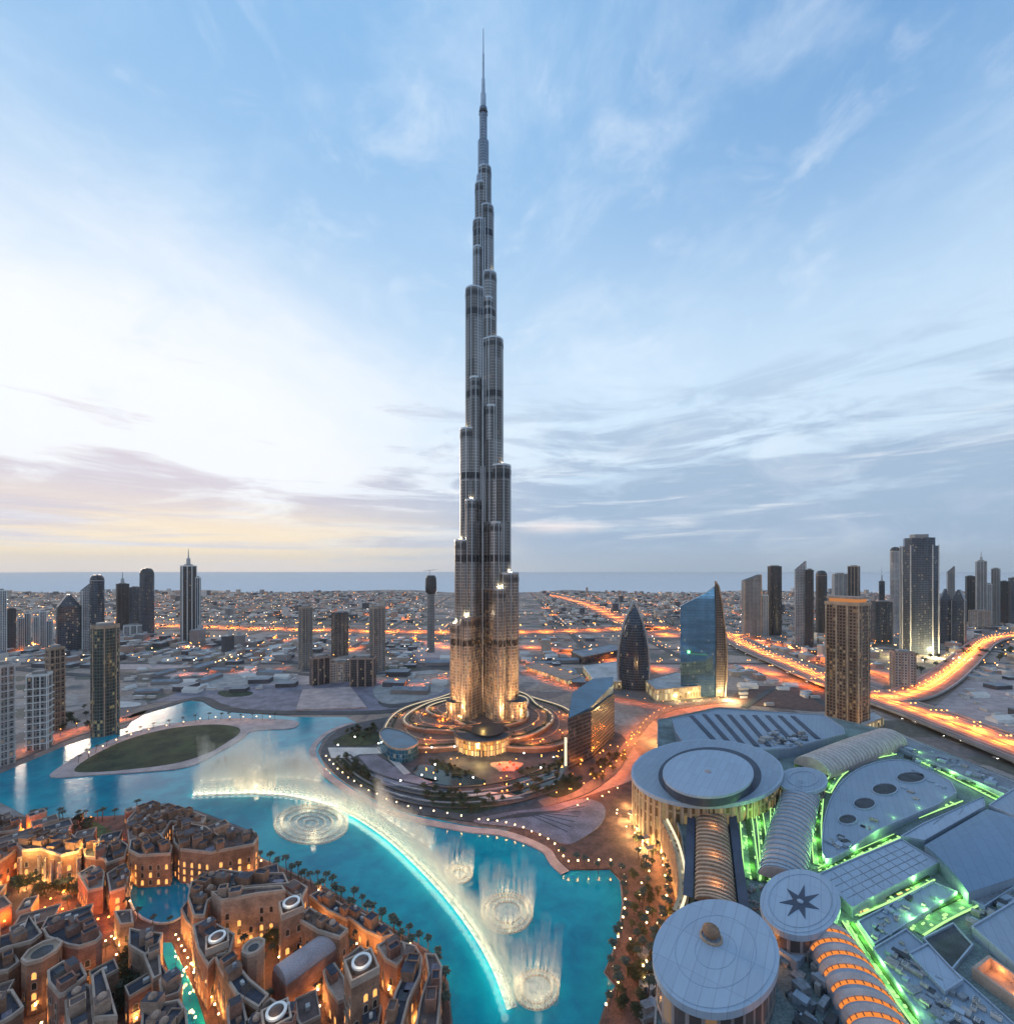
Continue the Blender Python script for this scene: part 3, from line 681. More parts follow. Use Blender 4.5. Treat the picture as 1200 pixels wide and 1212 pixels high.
def hrise(label, x0, x1, yt, yb, mat, yaw=0.0, asp=.8, kind='box', pier='paleconcrete', name='highrise', roofh=4.0, spire_to=None, group=None):
    Y = F * H / (yb - HZ); X = XA((x0 + x1) / 2, Y); az = math.atan2(X, Y); a = R(yaw)
    wt = (x1 - x0) * Y / F * math.cos(az)
    w = wt / (math.cos(a) + asp * abs(math.sin(a))); d = asp * w
    if kind in ('round', 'dome'): w = d = wt
    h = ZA(yt, Y); th = a - az
    v = Vector((X, Y)).normalized() * d * .5
    cx, cy = X + v.x, Y + v.y
    o = thing(name, label, 'skyscraper' if h > 90 else 'building', (cx, cy, 0), group)
    c_, n = math.cos(th), math.sin(th)
    def loc(u, q): return Vector((cx + c_ * u - n * q, cy + n * u + c_ * q))
    def rect(sw=1.0, sd=1.0, ch=0.0):
        W_, D_ = w / 2 * sw, d / 2 * sd
        if not ch: return [loc(-W_, -D_), loc(W_, -D_), loc(W_, D_), loc(-W_, D_)]
        k = ch * min(W_, D_)
        return [loc(-W_ + k, -D_), loc(W_ - k, -D_), loc(W_, -D_ + k), loc(W_, D_ - k), loc(W_ - k, D_), loc(-W_ + k, D_), loc(-W_, D_ - k), loc(-W_, -D_ + k)]
    mats = [M[mat], M['roof_dark']]
    if kind == 'box':
        MB().prism(rect(), 0, h - roofh).build('wall', mats, o)
        MB().ringwall(inset(rect(), -.2), .6, h - roofh - 1, h - roofh + 1.4).build('parapet', M[pier], o)
        MB().prism(rect(.55, .55), h - roofh - .1, h).build('plant_room', M['concrete'], o)
        b = MB()
        for u in (-.5, -.17, .17, .5): b.box(*loc(w * u * .97, -d / 2 - .1), 0, max(.8, w * .05), .9, h - roofh + .6, th)
        for u in (-.5, .5):
            for q in (-.3, .3): b.box(*loc(w * u, d * q), 0, .9, max(.8, d * .05), h - roofh + .6, th)
        b.each('pier', M[pier], o)
        if Y < 560 and name == 'highrise':
            for zz in [6 + 7.0 * i for i in range(int((h - 12) / 7))]: MB().ringwall(inset(rect(), -1.0), .9, zz, zz + .9).build('balcony', M[pier], o)
    elif kind == 'round':
        pl = [loc(w / 2 * math.cos(q), d / 2 * math.sin(q)) for q in [2 * math.pi * i / 28 for i in range(28)]]
        MB().prism(pl, 0, h - roofh).build('wall', mats, o)
        MB().ringwall(inset(pl, -.3), .8, h - roofh - 2, h - roofh + 1.5).build('parapet', M[pier], o)
        MB().prism(inset(pl, w * .18), h - roofh - .1, h).build('plant_room', M['concrete'], o)
        b = MB()
        for q in range(0, 28, 4): b.box(*loc((w / 2 + .1) * math.cos(2 * math.pi * q / 28), (d / 2 + .1) * math.sin(2 * math.pi * q / 28)), 0, 1.0, 1.0, h - roofh, th + 2 * math.pi * q / 28)
        b.each('pier', M[pier], o)
    elif kind == 'dome':
        MB().lathe([(w / 2, 0), (w / 2, h - w * .55)], cx, cy, 28).build('wall', mats, o)
        MB().lathe([(w / 2, h - w * .55), (w / 2 * .96, h - w * .38), (w / 2 * .82, h - w * .2), (w / 2 * .55, h - w * .06), (0, h)], cx, cy, 28).build('dome', M['fa_dark'], o)
        MB().lathe([(w / 2 + .5, h - w * .57), (w / 2 + .5, h - w * .53)], cx, cy, 28).build('cornice', M[pier], o)
    elif kind == 'octo':
        MB().prism(rect(1, 1, .5), 0, h * .90).build('wall', mats, o)
        MB().prism(rect(.84, .84, .5), h * .90, h * .97).build('upper_wall', mats, o)
        MB().prism(rect(.5, .5, .5), h * .97, h).build('plant_room', M['concrete'], o)
        b = MB()
        for i, q in enumerate(rect(1.01, 1.01, .5)): b.box(q.x, q.y, 0, 1.8, 1.8, h * .90 + 2, th)
        b.each('pier', M[pier], o)
    elif kind == 'peak':
        MB().prism(rect(), 0, h * .80).build('wall', mats, o)
        q = rect(); r_ = rect(.12, .7)
        MB().prism(q, h * .80, h, 0, 0, poly2=r_ if area2(q) > 0 else r_[::-1]).build('pitched_top', M[mat], o)
        b = MB()
        for u in (-.5, .5): b.box(*loc(w * u * .98, -d / 2 - .1), 0, max(.8, w * .06), 1.2, h * .8, th)
        b.each('pier', M[pier], o)
    elif kind == 'slant':
        k = loc(0, 0); f = lambda x, y: h * .90 + (((x - k.x) * c_ + (y - k.y) * n) / w + .5) * h * .10
        MB().prism(rect(), 0, f, 0, 1).build('wall', mats, o)
        b = MB()
        for u in (-.5, .5): b.box(*loc(w * u * .98, -d / 2 - .1), 0, max(.8, w * .07), 1.2, h * (.9 if u < 0 else 1), th)
        b.each('pier', M[pier], o)
    if spire_to is not None:
        zs = ZA(spire_to, Y); q = loc(0, 0)
        MB().lathe([(w * .16, h - 1), (w * .14, h + (zs - h) * .35), (w * .05, h + (zs - h) * .38), (w * .03, h + (zs - h) * .8), (0, zs)], q.x, q.y, 10).build('spire', M['steel'], o)
    return o

L = hrise
# left side, near
L('grey apartment tower cut off by the left edge beside the lit waterside road', -16, 18, 784, 908, 'fa_grey', 18, .9, 'box', 'paleconcrete')
L('squat grey apartment tower with vertical white piers, second from the left edge', 31, 63, 795, 888, 'fa_grey', -20, .8, 'box', 'white_paint')
L('slim dark brown apartment tower close behind the squat grey one', 53, 77, 764, 866, 'fa_brown', 20, .9, 'box', 'stone_tan')
L('dark green glass round tower with yellow lit top standing alone by the lagoon', 107, 142, 738, 872, 'fa_greenglass', 10, .9, 'round', 'stone_tan')
# left side, far
L('pale tower at the very left edge of the far skyline', -8, 8, 697, 775, 'fa_pale', 0, .8, 'box', 'white_paint')
L('dark narrow tower right next to the pale one at the far left edge', 8, 19, 719, 770, 'fa_navy', 10, .8, 'box', 'darkmetal')
for i, (a, b_, c_) in enumerate(((20, 29, 730), (29, 37, 724), (38, 46, 728), (46, 55, 722), (55, 63, 733))):
    L('small pale slab block in the low cluster between the far left towers', a, b_, c_, 768 - i % 2 * 3, ('fa_pale', 'fa_navy', 'fa_grey')[i % 3], (12, -15, 20)[i % 3], .8, 'box', 'white_paint', group='small slab blocks far left')
L('wide dark blue tower with a pitched top in the far left cluster', 66, 96, 704, 774, 'fa_navy', 8, .7, 'peak', 'darkmetal')
L('slim grey slab tower just left of the domed dark tower', 95, 108, 691, 772, 'fa_pale', 15, .8, 'slant', 'white_paint')
L('tall dark tower with a domed top at the right of the far left cluster', 106, 124, 680, 776, 'fa_navy', 0, .9, 'dome', 'paleconcrete')
L('blue strip fronted tower between the slim slab and the low city', 98, 114, 699, 770, 'fa_blue', -18, .8, 'slant', 'white_paint')
L('dark stepped block with a rooftop crane left of the round topped tower', 137, 153, 690, 745, 'fa_dark', 10, .8, 'box', 'darkmetal', spire_to=676)
L('dark lower block joined between the crane block and the round topped tower', 153, 167, 694, 746, 'fa_navy', -8, .8, 'box', 'darkmetal')
L('dark tower with a smooth round top right of the crane block', 165, 183, 672, 751, 'fa_navy', 0, .9, 'dome', 'darkmetal')
L('white lit low block at the foot of the round topped dark tower', 146, 170, 739, 752, 'fa_pale', 0, .6, 'box', 'white_paint')
L('tall dark glass tower with white edges and a spire, alone on the left skyline', 213, 233, 668, 762, 'fa_dark', 12, .8, 'box', 'white_paint', spire_to=648)
L('lower dark wing attached to the right side of the white edged spire tower', 229, 238, 682, 761, 'fa_navy', -14, .9, 'box', 'white_paint')
for a, b_, c_, d_, lb in ((353, 370, 717, 792, 'leftmost of three slim grey residential towers left of the tallest tower'), (392, 412, 724, 777, 'middle and darkest of three slim residential towers left of the tallest tower'), (437, 456, 717, 796, 'rightmost of three slim grey residential towers left of the tallest tower')):
    L(lb, a, b_, c_, d_, 'fa_brown' if a == 392 else 'fa_grey', 25, .8, 'box', 'stone_tan' if a != 392 else 'darkmetal')
L('dark low apartment block below the leftmost slim grey tower', 366, 391, 776, 811, 'fa_dark', 15, .6, 'box', 'stone_pink')
L('dark low apartment block below the rightmost slim grey tower', 414, 446, 777, 813, 'fa_dark', -15, .6, 'box', 'stone_pink')
L('small block with a warm lit arch between the two dark low apartment blocks', 391, 415, 782, 808, 'fa_lowrise', 0, .5, 'box', 'stone_tan')
# slim tower with a bulb and crane
Y = F * H / (772 - HZ); X = XA(510, Y)
bt = thing('bulb_tower', 'slim concrete shaft with a wide dark bulb and crane on top, left of tallest tower', 'tower', (X, Y, 0))
z1, z2 = ZA(701, Y), ZA(681, Y)
MB().lathe([(8.4, 0), (8, z1)], X, Y, 14).build('shaft', M['fa_grey'], bt)
MB().lathe([(8, z1 - 4), (12, z1 + 2), (12.6, z1 + 10), (11.8, z2 - 6), (9, z2), (0, z2)], X, Y, 16).build('bulb', M['fa_dark'], bt)
b = MB(); b.tube((X - 3, Y, z2 - 1), (X - 3, Y, z2 + 12), 1); b.tube((X - 16, Y, z2 + 9), (X + 12, Y, z2 + 13), .8); b.build('crane', M['white_paint'], bt)
# right side: pointed pair
Y = F * H / (818 - HZ); v0 = Vector((XA(750, Y), Y))
pt = thing('pointed_tower', 'dark glass tower shaped like a pointed arch right of the tallest tower', 'skyscraper', (v0.x, v0.y, 0))
hh = ZA(714, Y); prev = None; b = MB(); e_ = MB()
az = math.atan2(v0.x, v0.y) ; nv = Vector((math.cos(az), -math.sin(az))); dv = Vector((math.sin(az), math.cos(az)))
zs = [i / 16 for i in range(17)]
def og(s, f=1.0): return 22.5 * f * (1 - max(0, (s - .22) / .78) ** 2.4) * (.93 + .07 * min(1, s / .22))
def lens(s, grow=0.0):
    wv = max(.3, og(s)); q = []
    for i in range(20):
        a = 2 * math.pi * i / 20
        q.append(v0 + dv * 14 + nv * (wv + grow) * math.cos(a) * (1 if math.sin(a) < 0 else .9) + dv * (min(14, wv) + grow) * math.sin(a))
    return q
for s0, s1 in zip(zs, zs[1:]): b.prism(lens(s0), s0 * hh, s1 * hh, 0, 0, top=s1 == 1.0, poly2=ccw(lens(s1)))
b.build('glass_wall', M['fa_navy'], pt)
for sgn in (-1, 1):
    e_ = MB(); pth = [(*(v0 + dv * 14 + nv * sgn * (og(s) + .2) - dv * (3 if sgn < 0 else 0)), s * hh) for s in zs]
    for a, c_ in zip(pth, pth[1:]): e_.tube(a, c_, 2.6 if sgn < 0 else 1.5, None, 6)
    e_.build('edge_fin', M['steel'] if sgn < 0 else M['paleconcrete'], pt)
# curved blue glass tower: outline stands at its own distance, pushed back along its own depth
Y = F * H / (826 - HZ); az = math.atan2(XA(832, Y), Y); dv = Vector((math.sin(az), math.cos(az)))
def slab_tower(name, label, outl, Y, depth, mat, parts=()):
    pts = [(XA(a, Y), ZA(b_, Y)) for a, b_ in outl]
    if area2(pts) < 0: pts = pts[::-1]
    cx = sum(p[0] for p in pts) / len(pts)
    o = thing(name, label, 'skyscraper', (cx, Y, 0)); d = Vector((cx, Y)).normalized() * depth
    b = MB(); b.face([(x, Y, z) for x, z in pts], [(x, z) for x, z in pts], 0)
    b.face([(x + d.x, Y + d.y, z) for x, z in reversed(pts)], None, 0)
    for i in range(len(pts)):
        (x0, z0), (x1, z1) = pts[i - 1], pts[i]
        b.face([(x0, Y, z0), (x0 + d.x, Y + d.y, z0), (x1 + d.x, Y + d.y, z1), (x1, Y, z1)], [(0, z0), (depth, z0), (depth, z1), (0, z1)], 1)
    b.build('glass_wall', mat, o)
    return o, cx, d
sail = [(806, 825), (805, 770), (805, 718), (812, 714), (822, 709), (832, 704), (840, 699), (846, 694), (847, 720), (847.5, 760), (847, 825)]
so, scx, sdv = slab_tower('sail_tower', 'curved tower of blue mirror glass with a slanting top beside the pointed tower', sail, Y, 26, [M['fa_curtain'], M['fa_navy']])
fin = [(847.3, 825), (848, 760), (847.6, 720), (846, 688), (850, 694), (854, 712), (858, 745), (860, 775), (859.5, 800), (857, 825)]
pts = [(XA(a, Y - 1.5), ZA(b_, Y - 1.5)) for a, b_ in fin]
if area2(pts) < 0: pts = pts[::-1]
b = MB(); b.face([(x, Y - 1.5, z) for x, z in pts], pts, 0)
for i in range(len(pts)):
    (x0, z0), (x1, z1) = pts[i - 1], pts[i]
    b.face([(x0, Y - 1.5, z0), (x0 + sdv.x, Y - 1.5 + sdv.y, z0), (x1 + sdv.x, Y - 1.5 + sdv.y, z1), (x1, Y - 1.5, z1)], [(0, z0), (26, z0), (26, z1), (0, z1)], 0)
b.build('end_wall', M['fa_brown'], so)
b = MB()
for q, r_ in zip(fin[3:], fin[4:]): b.tube((XA(q[0] + .6, Y - 3), Y - 3, ZA(q[1], Y - 3)), (XA(r_[0] + .6, Y - 3), Y - 3, ZA(r_[1], Y - 3)), 1.1)
b.build('edge_fin', M['stone_tan'], so)
light('base_light', (XA(862, Y), Y - 14, 8), 60000, (1, .78, .36), 1, so)
light('base_light', (XA(856, Y), Y - 16, 6), 40000, (1, .78, .36), 1, so)
block('low_hall', 'pale flat roofed hall with columns left of the pointed tower', 'building', [(690, 789), (732, 783), (740, 790), (737, 806), (706, 809)], 12, 'fa_court', 'roof_pale', 0, 0, 'white_paint')
block('court_building', 'low cream building lit between the pointed tower and the blue mirror tower', 'building', [(764, 806), (800, 796), (838, 801), (838, 812), (776, 817)], 16, 'fa_court', 'roof_pale', 0, 0, 'stone_tan')
for px, py in ((775, 826), (800, 829), (825, 829)):
    e = P(px, py); light('court_light', (e.x, e.y, 6), 14000, (1, .75, .35), 1)
block('low_hall', 'long dark hall with a flat grey roof behind the pale columned hall', 'building', [(676, 771), (726, 763), (738, 768), (690, 778)], 14, 'fa_dark', 'roof_grey', 0, 0, 'concrete')
block('low_hall', 'orange lit long shed right behind the tallest tower foot', 'building', [(622, 788), (640, 784), (690, 800), (672, 806)], 8, 'fa_court', 'stone_pink', 0, 0, 'concrete')
# brown hotel tower
emit('crown_glow', (1, .40, .14), .45)  # orange light on the crown put in as emission, no lamp there
ho = L('brown hotel tower with an orange tinted crown in front of the highway', 976, 1030, 716, 862, 'fa_hotel', -24, .75, 'box', 'stone_tan', name='hotel_tower', roofh=0)
Yh = F * H / (862 - HZ); hx = origin(ho)
zt = ZA(716, Yh); th = R(-24) - math.atan2(XA(1003, Yh), Yh); w_ = 54 * Yh / F * .8 * .93 / 1.22
b = MB(); b.box(hx.x, hx.y, zt - 6, w_ * 1.02, w_ * .78, 5, th); b.build('dark_band', M['darkmetal'], ho)
b = MB(); b.box(hx.x, hx.y, zt - .4, w_ * 1.12, w_ * .86, 3.4, th); b.build('crown_slab', M['stone_tan'], ho)
b = MB(); b.box(hx.x, hx.y, zt + 3, w_ * .9, w_ * .66, 4, th); b.build('crown_block', M['crown_glow'], ho)
b = MB(); b.box(hx.x, hx.y, zt + 7, w_ * 1.05, w_ * .8, 2.2, th); b.build('crown_roof', M['stone_pink'], ho)
for px, py in ((1036, 862), (1034, 878)):
    e = P(px, py); light('base_light', (e.x, e.y, 7), 22000, (1, .62, .18), 1, ho)
block('low_hall', 'yellow lit entrance building at the foot of the brown hotel tower', 'building', [(1012, 850), (1034, 842), (1046, 850), (1022, 860)], 9, 'fa_court', 'roof_pale', 0, 0, 'stone_tan')
# right skyline
L('brown tower with a notched top first in the right skyline', 877, 901, 680, 756, 'fa_grey', 15, .8, 'slant', 'stone_tan')
L('pale slim block left against the round dark tower', 901, 909, 703, 752, 'fa_pale', 0, .8, 'box', 'white_paint')
L('round dark tower with an orange lit foot in the right skyline', 908, 925, 669, 752, 'fa_dark', 0, .9, 'round', 'darkmetal')
L('grey slanted top slab tower, paler half of the leaning pair', 940, 954, 664, 768, 'fa_pale', 8, .9, 'slant', 'steel')
L('dark lower half of the leaning slab pair', 953, 963, 673, 770, 'fa_dark', -10, .9, 'box', 'darkmetal')
L('dark round topped tower just left of the brown hotel crown', 965, 979, 675, 752, 'fa_dark', 0, .9, 'dome', 'stone_tan')
L('pale lilac slab tower rising behind the brown hotel crown', 984, 1003, 678, 742, 'fa_pale', 15, .8, 'box', 'paleconcrete')
L('dark tower with a lit crown behind the brown hotel', 1003, 1018, 669, 745, 'fa_dark', -15, .8, 'box', 'stone_tan')
L('needle thin dark tower with a mast between the hotel and the big octagonal tower', 1040, 1047, 687, 742, 'fa_navy', 10, .9, 'box', 'darkmetal', spire_to=670)
L('dark blue block right of the brown hotel tower', 1030, 1056, 711, 762, 'fa_navy', 20, .8, 'box', 'darkmetal')
L('pale tower with a rounded shoulder just left of the big octagonal tower', 1053, 1066, 647, 748, 'fa_pale', 0, .9, 'dome', 'white_paint')
big = L('big octagonal dark glass tower with lit pale corners, widest in the right skyline', 1063, 1112, 632, 775, 'fa_navy', 10, .8, 'octo', 'paleconcrete', name='octagonal_tower')
Yb = F * H / (775 - HZ)
for px in (1064, 1108): light('base_light', (XA(px, Yb * .965), Yb * .965, 10), 260000, (1, .82, .42), 2, big)
L('dark gabled tower directly right of the big octagonal tower', 1111, 1126, 697, 762, 'fa_navy', 12, .8, 'peak', 'darkmetal')
L('blue gabled tower with a sharp ridge, right half of the gabled twins', 1126, 1144, 698, 764, 'fa_navy', -12, .8, 'peak', 'steel')
L('grey narrow tower with a cut corner above the gabled twins', 1120, 1130, 670, 744, 'fa_grey', 10, .9, 'slant', 'paleconcrete')
L('plain dark slab left of the clock topped tower on the far right', 1142, 1154, 681, 738, 'fa_dark', 15, .9, 'box', 'darkmetal')
L('tallest far right tower with a stepped crown and mast', 1154, 1168, 663, 742, 'fa_grey', 10, .9, 'box', 'paleconcrete', spire_to=652)
L('pale slab tower squeezed right of the stepped crown tower', 1166, 1174, 690, 742, 'fa_pale', 0, .9, 'box', 'white_paint')
L('grey tower with a flared top near the right edge', 1173, 1184, 672, 742, 'fa_grey', -12, .9, 'box', 'steel')
L('short dark tower second from the right edge', 1184, 1193, 687, 740, 'fa_dark', 0, .9, 'box', 'darkmetal')
L('blue grey tower at the very right edge of the skyline', 1193, 1210, 683, 742, 'fa_navy', 15, .9, 'box', 'darkmetal')
L('reddish lit mid rise block in front of the big octagonal tower', 1052, 1084, 770, 818, 'fa_lowrise', 20, .7, 'box', 'stone_pink')
L('tan long block under the far right skyline', 1146, 1172, 722, 744, 'fa_lowrise', 0, .5, 'box', 'stone_tan')

# low rise city up to the coast
BLOCKPX = [[(-60, 724), (600, 740), (1000, 728), (880, 766), (850, 760), (600, 757), (-60, 752)], [(160, 850), (150, 785), (560, 785), (560, 850)], [(640, 700), (660, 700), (745, 732), (800, 752), (735, 745)],
           [(350, 772), (460, 772), (460, 820), (350, 820)], [(660, 760), (870, 760), (870, 840), (660, 840)], [(860, 750), (1000, 800), (1080, 812), (1130, 778), (1170, 745), (1200, 745), (1200, 775), (1150, 800), (1110, 835), (1210, 870), (1210, 915), (960, 815), (860, 790)],
           [(930, 790), (1050, 790), (1050, 870), (930, 870)], [(500, 690), (640, 690), (640, 870), (500, 870)], [(1040, 700), (1120, 700), (1120, 800), (1040, 800)]]
plain('house_white', (.62, .54, .49), .85, .15, .02); plain('house_tan', (.42, .33, .27), .85, .2, .02); plain('house_grey', (.26, .22, .21), .85, .2, .02)
plain('house_rose', (.38, .24, .19), .85, .2, .02); plain('house_dark', (.075, .07, .08), .8, .3, .02)
HM = ['house_white', 'house_tan', 'house_grey', 'house_rose', 'house_dark']
rc = random.Random(21); cells = []
for j in range(1, 94):
    for i in range(-146, 147):
        if i % 6 == 0 or j % 5 == 0: continue
        X, Y = i * 30.0, 700 + j * 30.0
        if abs(X) > 1.25 * Y or rc.random() < .07: continue
        x, y = X + rc.uniform(-4, 4), Y + rc.uniform(-4, 4)
        px, py = CX + F * x / y, HZ + F * H / y
        if y > 3330 + 140 * math.sin(x * .004): continue
        if any(inside(px, py, q) for q in BLOCKPX): continue
        if py > 790 and px < 860: continue
        w, d = rc.uniform(13, 25), rc.uniform(13, 24); h = rc.choice([5, 6, 7, 8, 8, 9, 11, 13]) * (1 if rc.random() < .94 else rc.uniform(1.8, 3.4))
        cells.append((w * h / y ** 2 + w * d / y ** 3 * 60, x, y, w, d, h, rc.choice([0, 0, math.pi / 2, rc.uniform(-.1, .1)]), rc.choices(range(5), (4, 4, 3, 3, 3))[0]))
cells.sort(key=lambda q: -q[0])
protos = []
for i, mt in enumerate(HM):
    o = thing('low_house', 'small %s flat roofed house in the low city beyond the tallest tower' % ('whitewashed', 'tan', 'grey', 'rose coloured', 'dark')[i], 'house', (0, 0, 0), '%s flat roofed houses of the low city' % ('whitewashed', 'tan', 'grey', 'rose coloured', 'dark')[i])
    b = MB(); b.box(0, 0, 0, 1, 1, .92); b.build('wall', M[mt], o)
    b = MB(); b.box(0, 0, .92, .9, .9, .03); b.box(.2, .15, .95, .3, .3, .25); b.build('roof', M['roof_pale'] if i != 0 else M['roof_grey'], o)
    protos.append(copier(o))
for q in cells[:290]: protos[q[7]]((q[1], q[2], 0), q[6], (q[3], q[4], q[5]))
far = MB()
for q in cells[290:]: far.box(q[1], q[2], 0, q[3], q[4], q[5], q[6], q[7], rc.choice([q[7], 0, 1, 2]))
tag(far.build('distant_houses', [M[k] for k in HM]), 'mass of tiny flat roofed houses spreading to the coast', 'houses', kind='stuff')
# green belts and single lights of the far city
gb = MB()
for _ in range(5200):
    y = rc.uniform(1300, 3430); x = rc.uniform(-1.2, 1.2) * y; px, py = CX + F * x / y, HZ + F * H / y
    if any(inside(px, py, q) for q in BLOCKPX[1:]) or (py > 790 and px < 860): continue
    for k in range(4):
        r = rc.uniform(1.8, 3.4); a, b_, z = x + rc.uniform(-6, 6), y + rc.uniform(-6, 6), rc.uniform(1, 6)
        u = Vector((rc.uniform(-1, 1), rc.uniform(-1, 1), rc.uniform(-.6, .6))).normalized(); v = u.cross(Vector((rc.uniform(-1, 1), rc.uniform(-1, 1), rc.uniform(-1, 1)))).normalized()
        c_ = Vector((a, b_, z + 1.5)); gb.face([c_ + u * r, c_ + v * r * .8, c_ - u * r, c_ - v * r * .8])
plain('leaf_far', (.03, .045, .025), .9, .4, .02)
tag(gb.build('distant_trees', M['leaf_far']), 'scattered dark trees and hedges among the far low houses', 'trees', kind='stuff')
fl_ = MB()
lit_streets = []
for _ in range(2600):
    y = rc.uniform(800, 3350); x = rc.uniform(-1.2, 1.2) * y
    if rc.random() < .75:
        if rc.random() < .5: x = round(x / 180) * 180 + rc.choice((-7, 7))
        else: y = 700 + round((y - 700) / 150) * 150 + rc.choice((-7, 7))
    px, py = CX + F * x / y, HZ + F * H / y
    if (py > 790 and px < 860) or y < 780: continue
    fl_.box(x, y, 8, 1.0, 1.0, 1.0, 0, rc.choices((0, 1, 2), (6, 3, 1))[0])
tag(fl_.build('distant_lights', [M['lamp_orange'], M['lamp_warm'], M['lamp_white']]), 'pinprick street lights scattered through the far low city', 'lights', kind='stuff')

# the streets of the low city are lit: one lamp mast on the crossings
cm = thing('street_mast', 'tall orange lit lamp mast on a street crossing of the low city', 'lamp mast', (0, 0, 0), 'lamp masts on the crossings of the low city')
b = MB(); b.lathe([(.35, 0), (.2, 15)], 0, 0, 6); b.build('post', M['darkmetal'], cm)
b = MB(); b.lathe([(0, 14.6), (1.2, 15), (1.2, 15.8), (0, 16.4)], 0, 0, 8); b.build('lamp_head', M['lamp_orange'], cm)
light('mast_light', (0, 0, 14.2), 300000, (1, .24, .03), 1, cm, 160)
go = copier(cm)
for j in range(1, 17):
    for i in range(-14, 15):
        x, y = i * 180.0, 700 + j * 150.0
        px, py = CX + F * x / y, HZ + F * H / y
        if -40 < px < 1240 and not (py > 785 and px < 860) and not any(inside(px, py, q) for q in BLOCKPX) and (j + i) % 2 == 0: go((x, y, 0), 0)
# clutter of the sandy lots between the lagoon and the far highway
def lot_thing(name, label, cat, group, mats, w, d, h, gable):
    o = thing(name, label, cat, (0, 0, 0), group); b = MB(); b.box(0, 0, 0, w, d, h); b.build('wall', M[mats[0]], o); b = MB()
    if gable:
        for s in (-1, 1): b.face([(-w / 2 - .3, s * (d / 2 + .3), h - .05), (w / 2 + .3, s * (d / 2 + .3), h - .05), (w / 2 + .3, 0, h + gable), (-w / 2 - .3, 0, h + gable)])
        for s in (-1, 1): b.face([(s * w / 2, -d / 2, h), (s * w / 2, d / 2, h), (s * w / 2, 0, h + gable)])
    else: b.box(0, 0, h, w + .5, d + .5, .35)
    b.build('roof', M[mats[1]], o); return copier(o)
cab = lot_thing('site_cabin', 'small white cabin on the sandy lots beyond the lagoon', 'cabin', 'white cabins on the sandy lots', ('house_white', 'roof_pale'), 12, 4, 3.2, 0)
shed = lot_thing('long_shed', 'long grey gabled shed on the lots behind the lagoon', 'shed', 'long gabled sheds behind the lagoon', ('house_grey', 'roof_grey'), 46, 15, 5, 3)
tent = lot_thing('marquee', 'pale pitched marquee on the sandy lots beyond the lagoon', 'marquee', 'marquees on the sandy lots', ('white_paint', 'house_white'), 22, 11, 3.5, 3.5)
hall_ = lot_thing('flat_hall', 'dark flat roofed hall on the lots behind the lagoon', 'hall', 'dark flat halls behind the lagoon', ('house_dark', 'roof_grey'), 34, 22, 7, 0)
spots = []
def scatter(mk, n, poly, sc, gapm, rots=(0, .12, -.1, 1.5)):
    k = 0
    for _ in range(n * 30):
        if k >= n: break
        px, py = rc.uniform(min(p[0] for p in poly), max(p[0] for p in poly)), rc.uniform(min(p[1] for p in poly), max(p[1] for p in poly))
        if not inside(px, py, poly): continue
        q = P(px, py)
        if any((q.xy - u).length < g_ + gapm for u, g_ in spots): continue
        spots.append((q.xy, gapm)); mk((q.x, q.y, .3), rc.choice(rots), rc.uniform(*sc)); k += 1
lots = [(150, 838), (150, 772), (345, 768), (350, 812), (240, 822), (190, 830)]
lots2 = [(455, 770), (530, 770), (530, 812), (460, 830), (450, 812)]
lots3 = [(615, 772), (670, 770), (670, 790), (735, 815), (660, 812), (620, 800)]
lots4 = [(868, 800), (960, 815), (970, 838), (900, 836), (866, 824)]
lots5 = [(1120, 832), (1160, 800), (1260, 792), (1260, 880), (1200, 862)]
for pl_, a, b_, c_, d_ in ((lots, 9, 8, 11, 40), (lots2, 3, 3, 3, 16), (lots3, 3, 2, 4, 14), (lots4, 0, 0, 3, 14), (lots5, 0, 2, 4, 30)):
    scatter(shed, a, pl_, (.7, 1.2), 22); scatter(hall_, b_, pl_, (.6, 1.1), 17); scatter(tent, c_, pl_, (.7, 1.2), 10); scatter(cab, d_, pl_, (.7, 1.3), 6)
for k in range(26):
    px, py = rc.uniform(140, 540), rc.uniform(764, 834); w, h = rc.uniform(18, 60), rc.uniform(2, 6)
    if 350 < px < 450 and py > 800: continue
    patch('sand_lot', [(px - w, py - h * .3), (px - w * .3, py - h), (px + w, py - h * .5), (px + w * .8, py + h * .6), (px - w * .5, py + h)], .32 + .01 * k, ('concrete', 'asphalt', 'pink_paving', 'lilac_paving', 'paleconcrete', 'garden')[k % 6], .3, 3)
# ================================================================== THE BIG MALL ON THE RIGHT
sheetroof('metal_roof', (.26, .325, .41))
sheetroof('metal_roof_pale', (.34, .41, .51), .62, 4.2)
plain('deck_green', (.15, .19, .19), .8, .3, .08, fine=.6)
plain('vault_tan', (.42, .34, .33), .6, .15, .2, fine=.3)
plain('gallery_brown', (.22, .12, .07), .7, .25, .2, fine=.5)
sheetroof('roof_blue', (.16, .245, .36), .62, 5.0)
plain('blue_dark', (.035, .05, .085), .6, .2, .1)
facade('drum_wall', (.40, .29, .17), (.16, .10, .05), 4.5, 7.0, .45, .2, .5, .25, 40, (1, .62, .22), .9, seed=31)
facade('drum_wall_low', (.26, .22, .22), (.10, .08, .08), 5.0, 12.0, .25, .15, .30, .05, 36, (1, .40, .08), .9, seed=32)
mpl = [(778, 853), (850, 838), (975, 848), (1062, 868), (1200, 924), (1300, 964), (1420, 1010), (1420, 1290), (768, 1290), (776, 1190), (803, 1120), (814, 1062), (806, 990), (786, 930), (778, 880)]
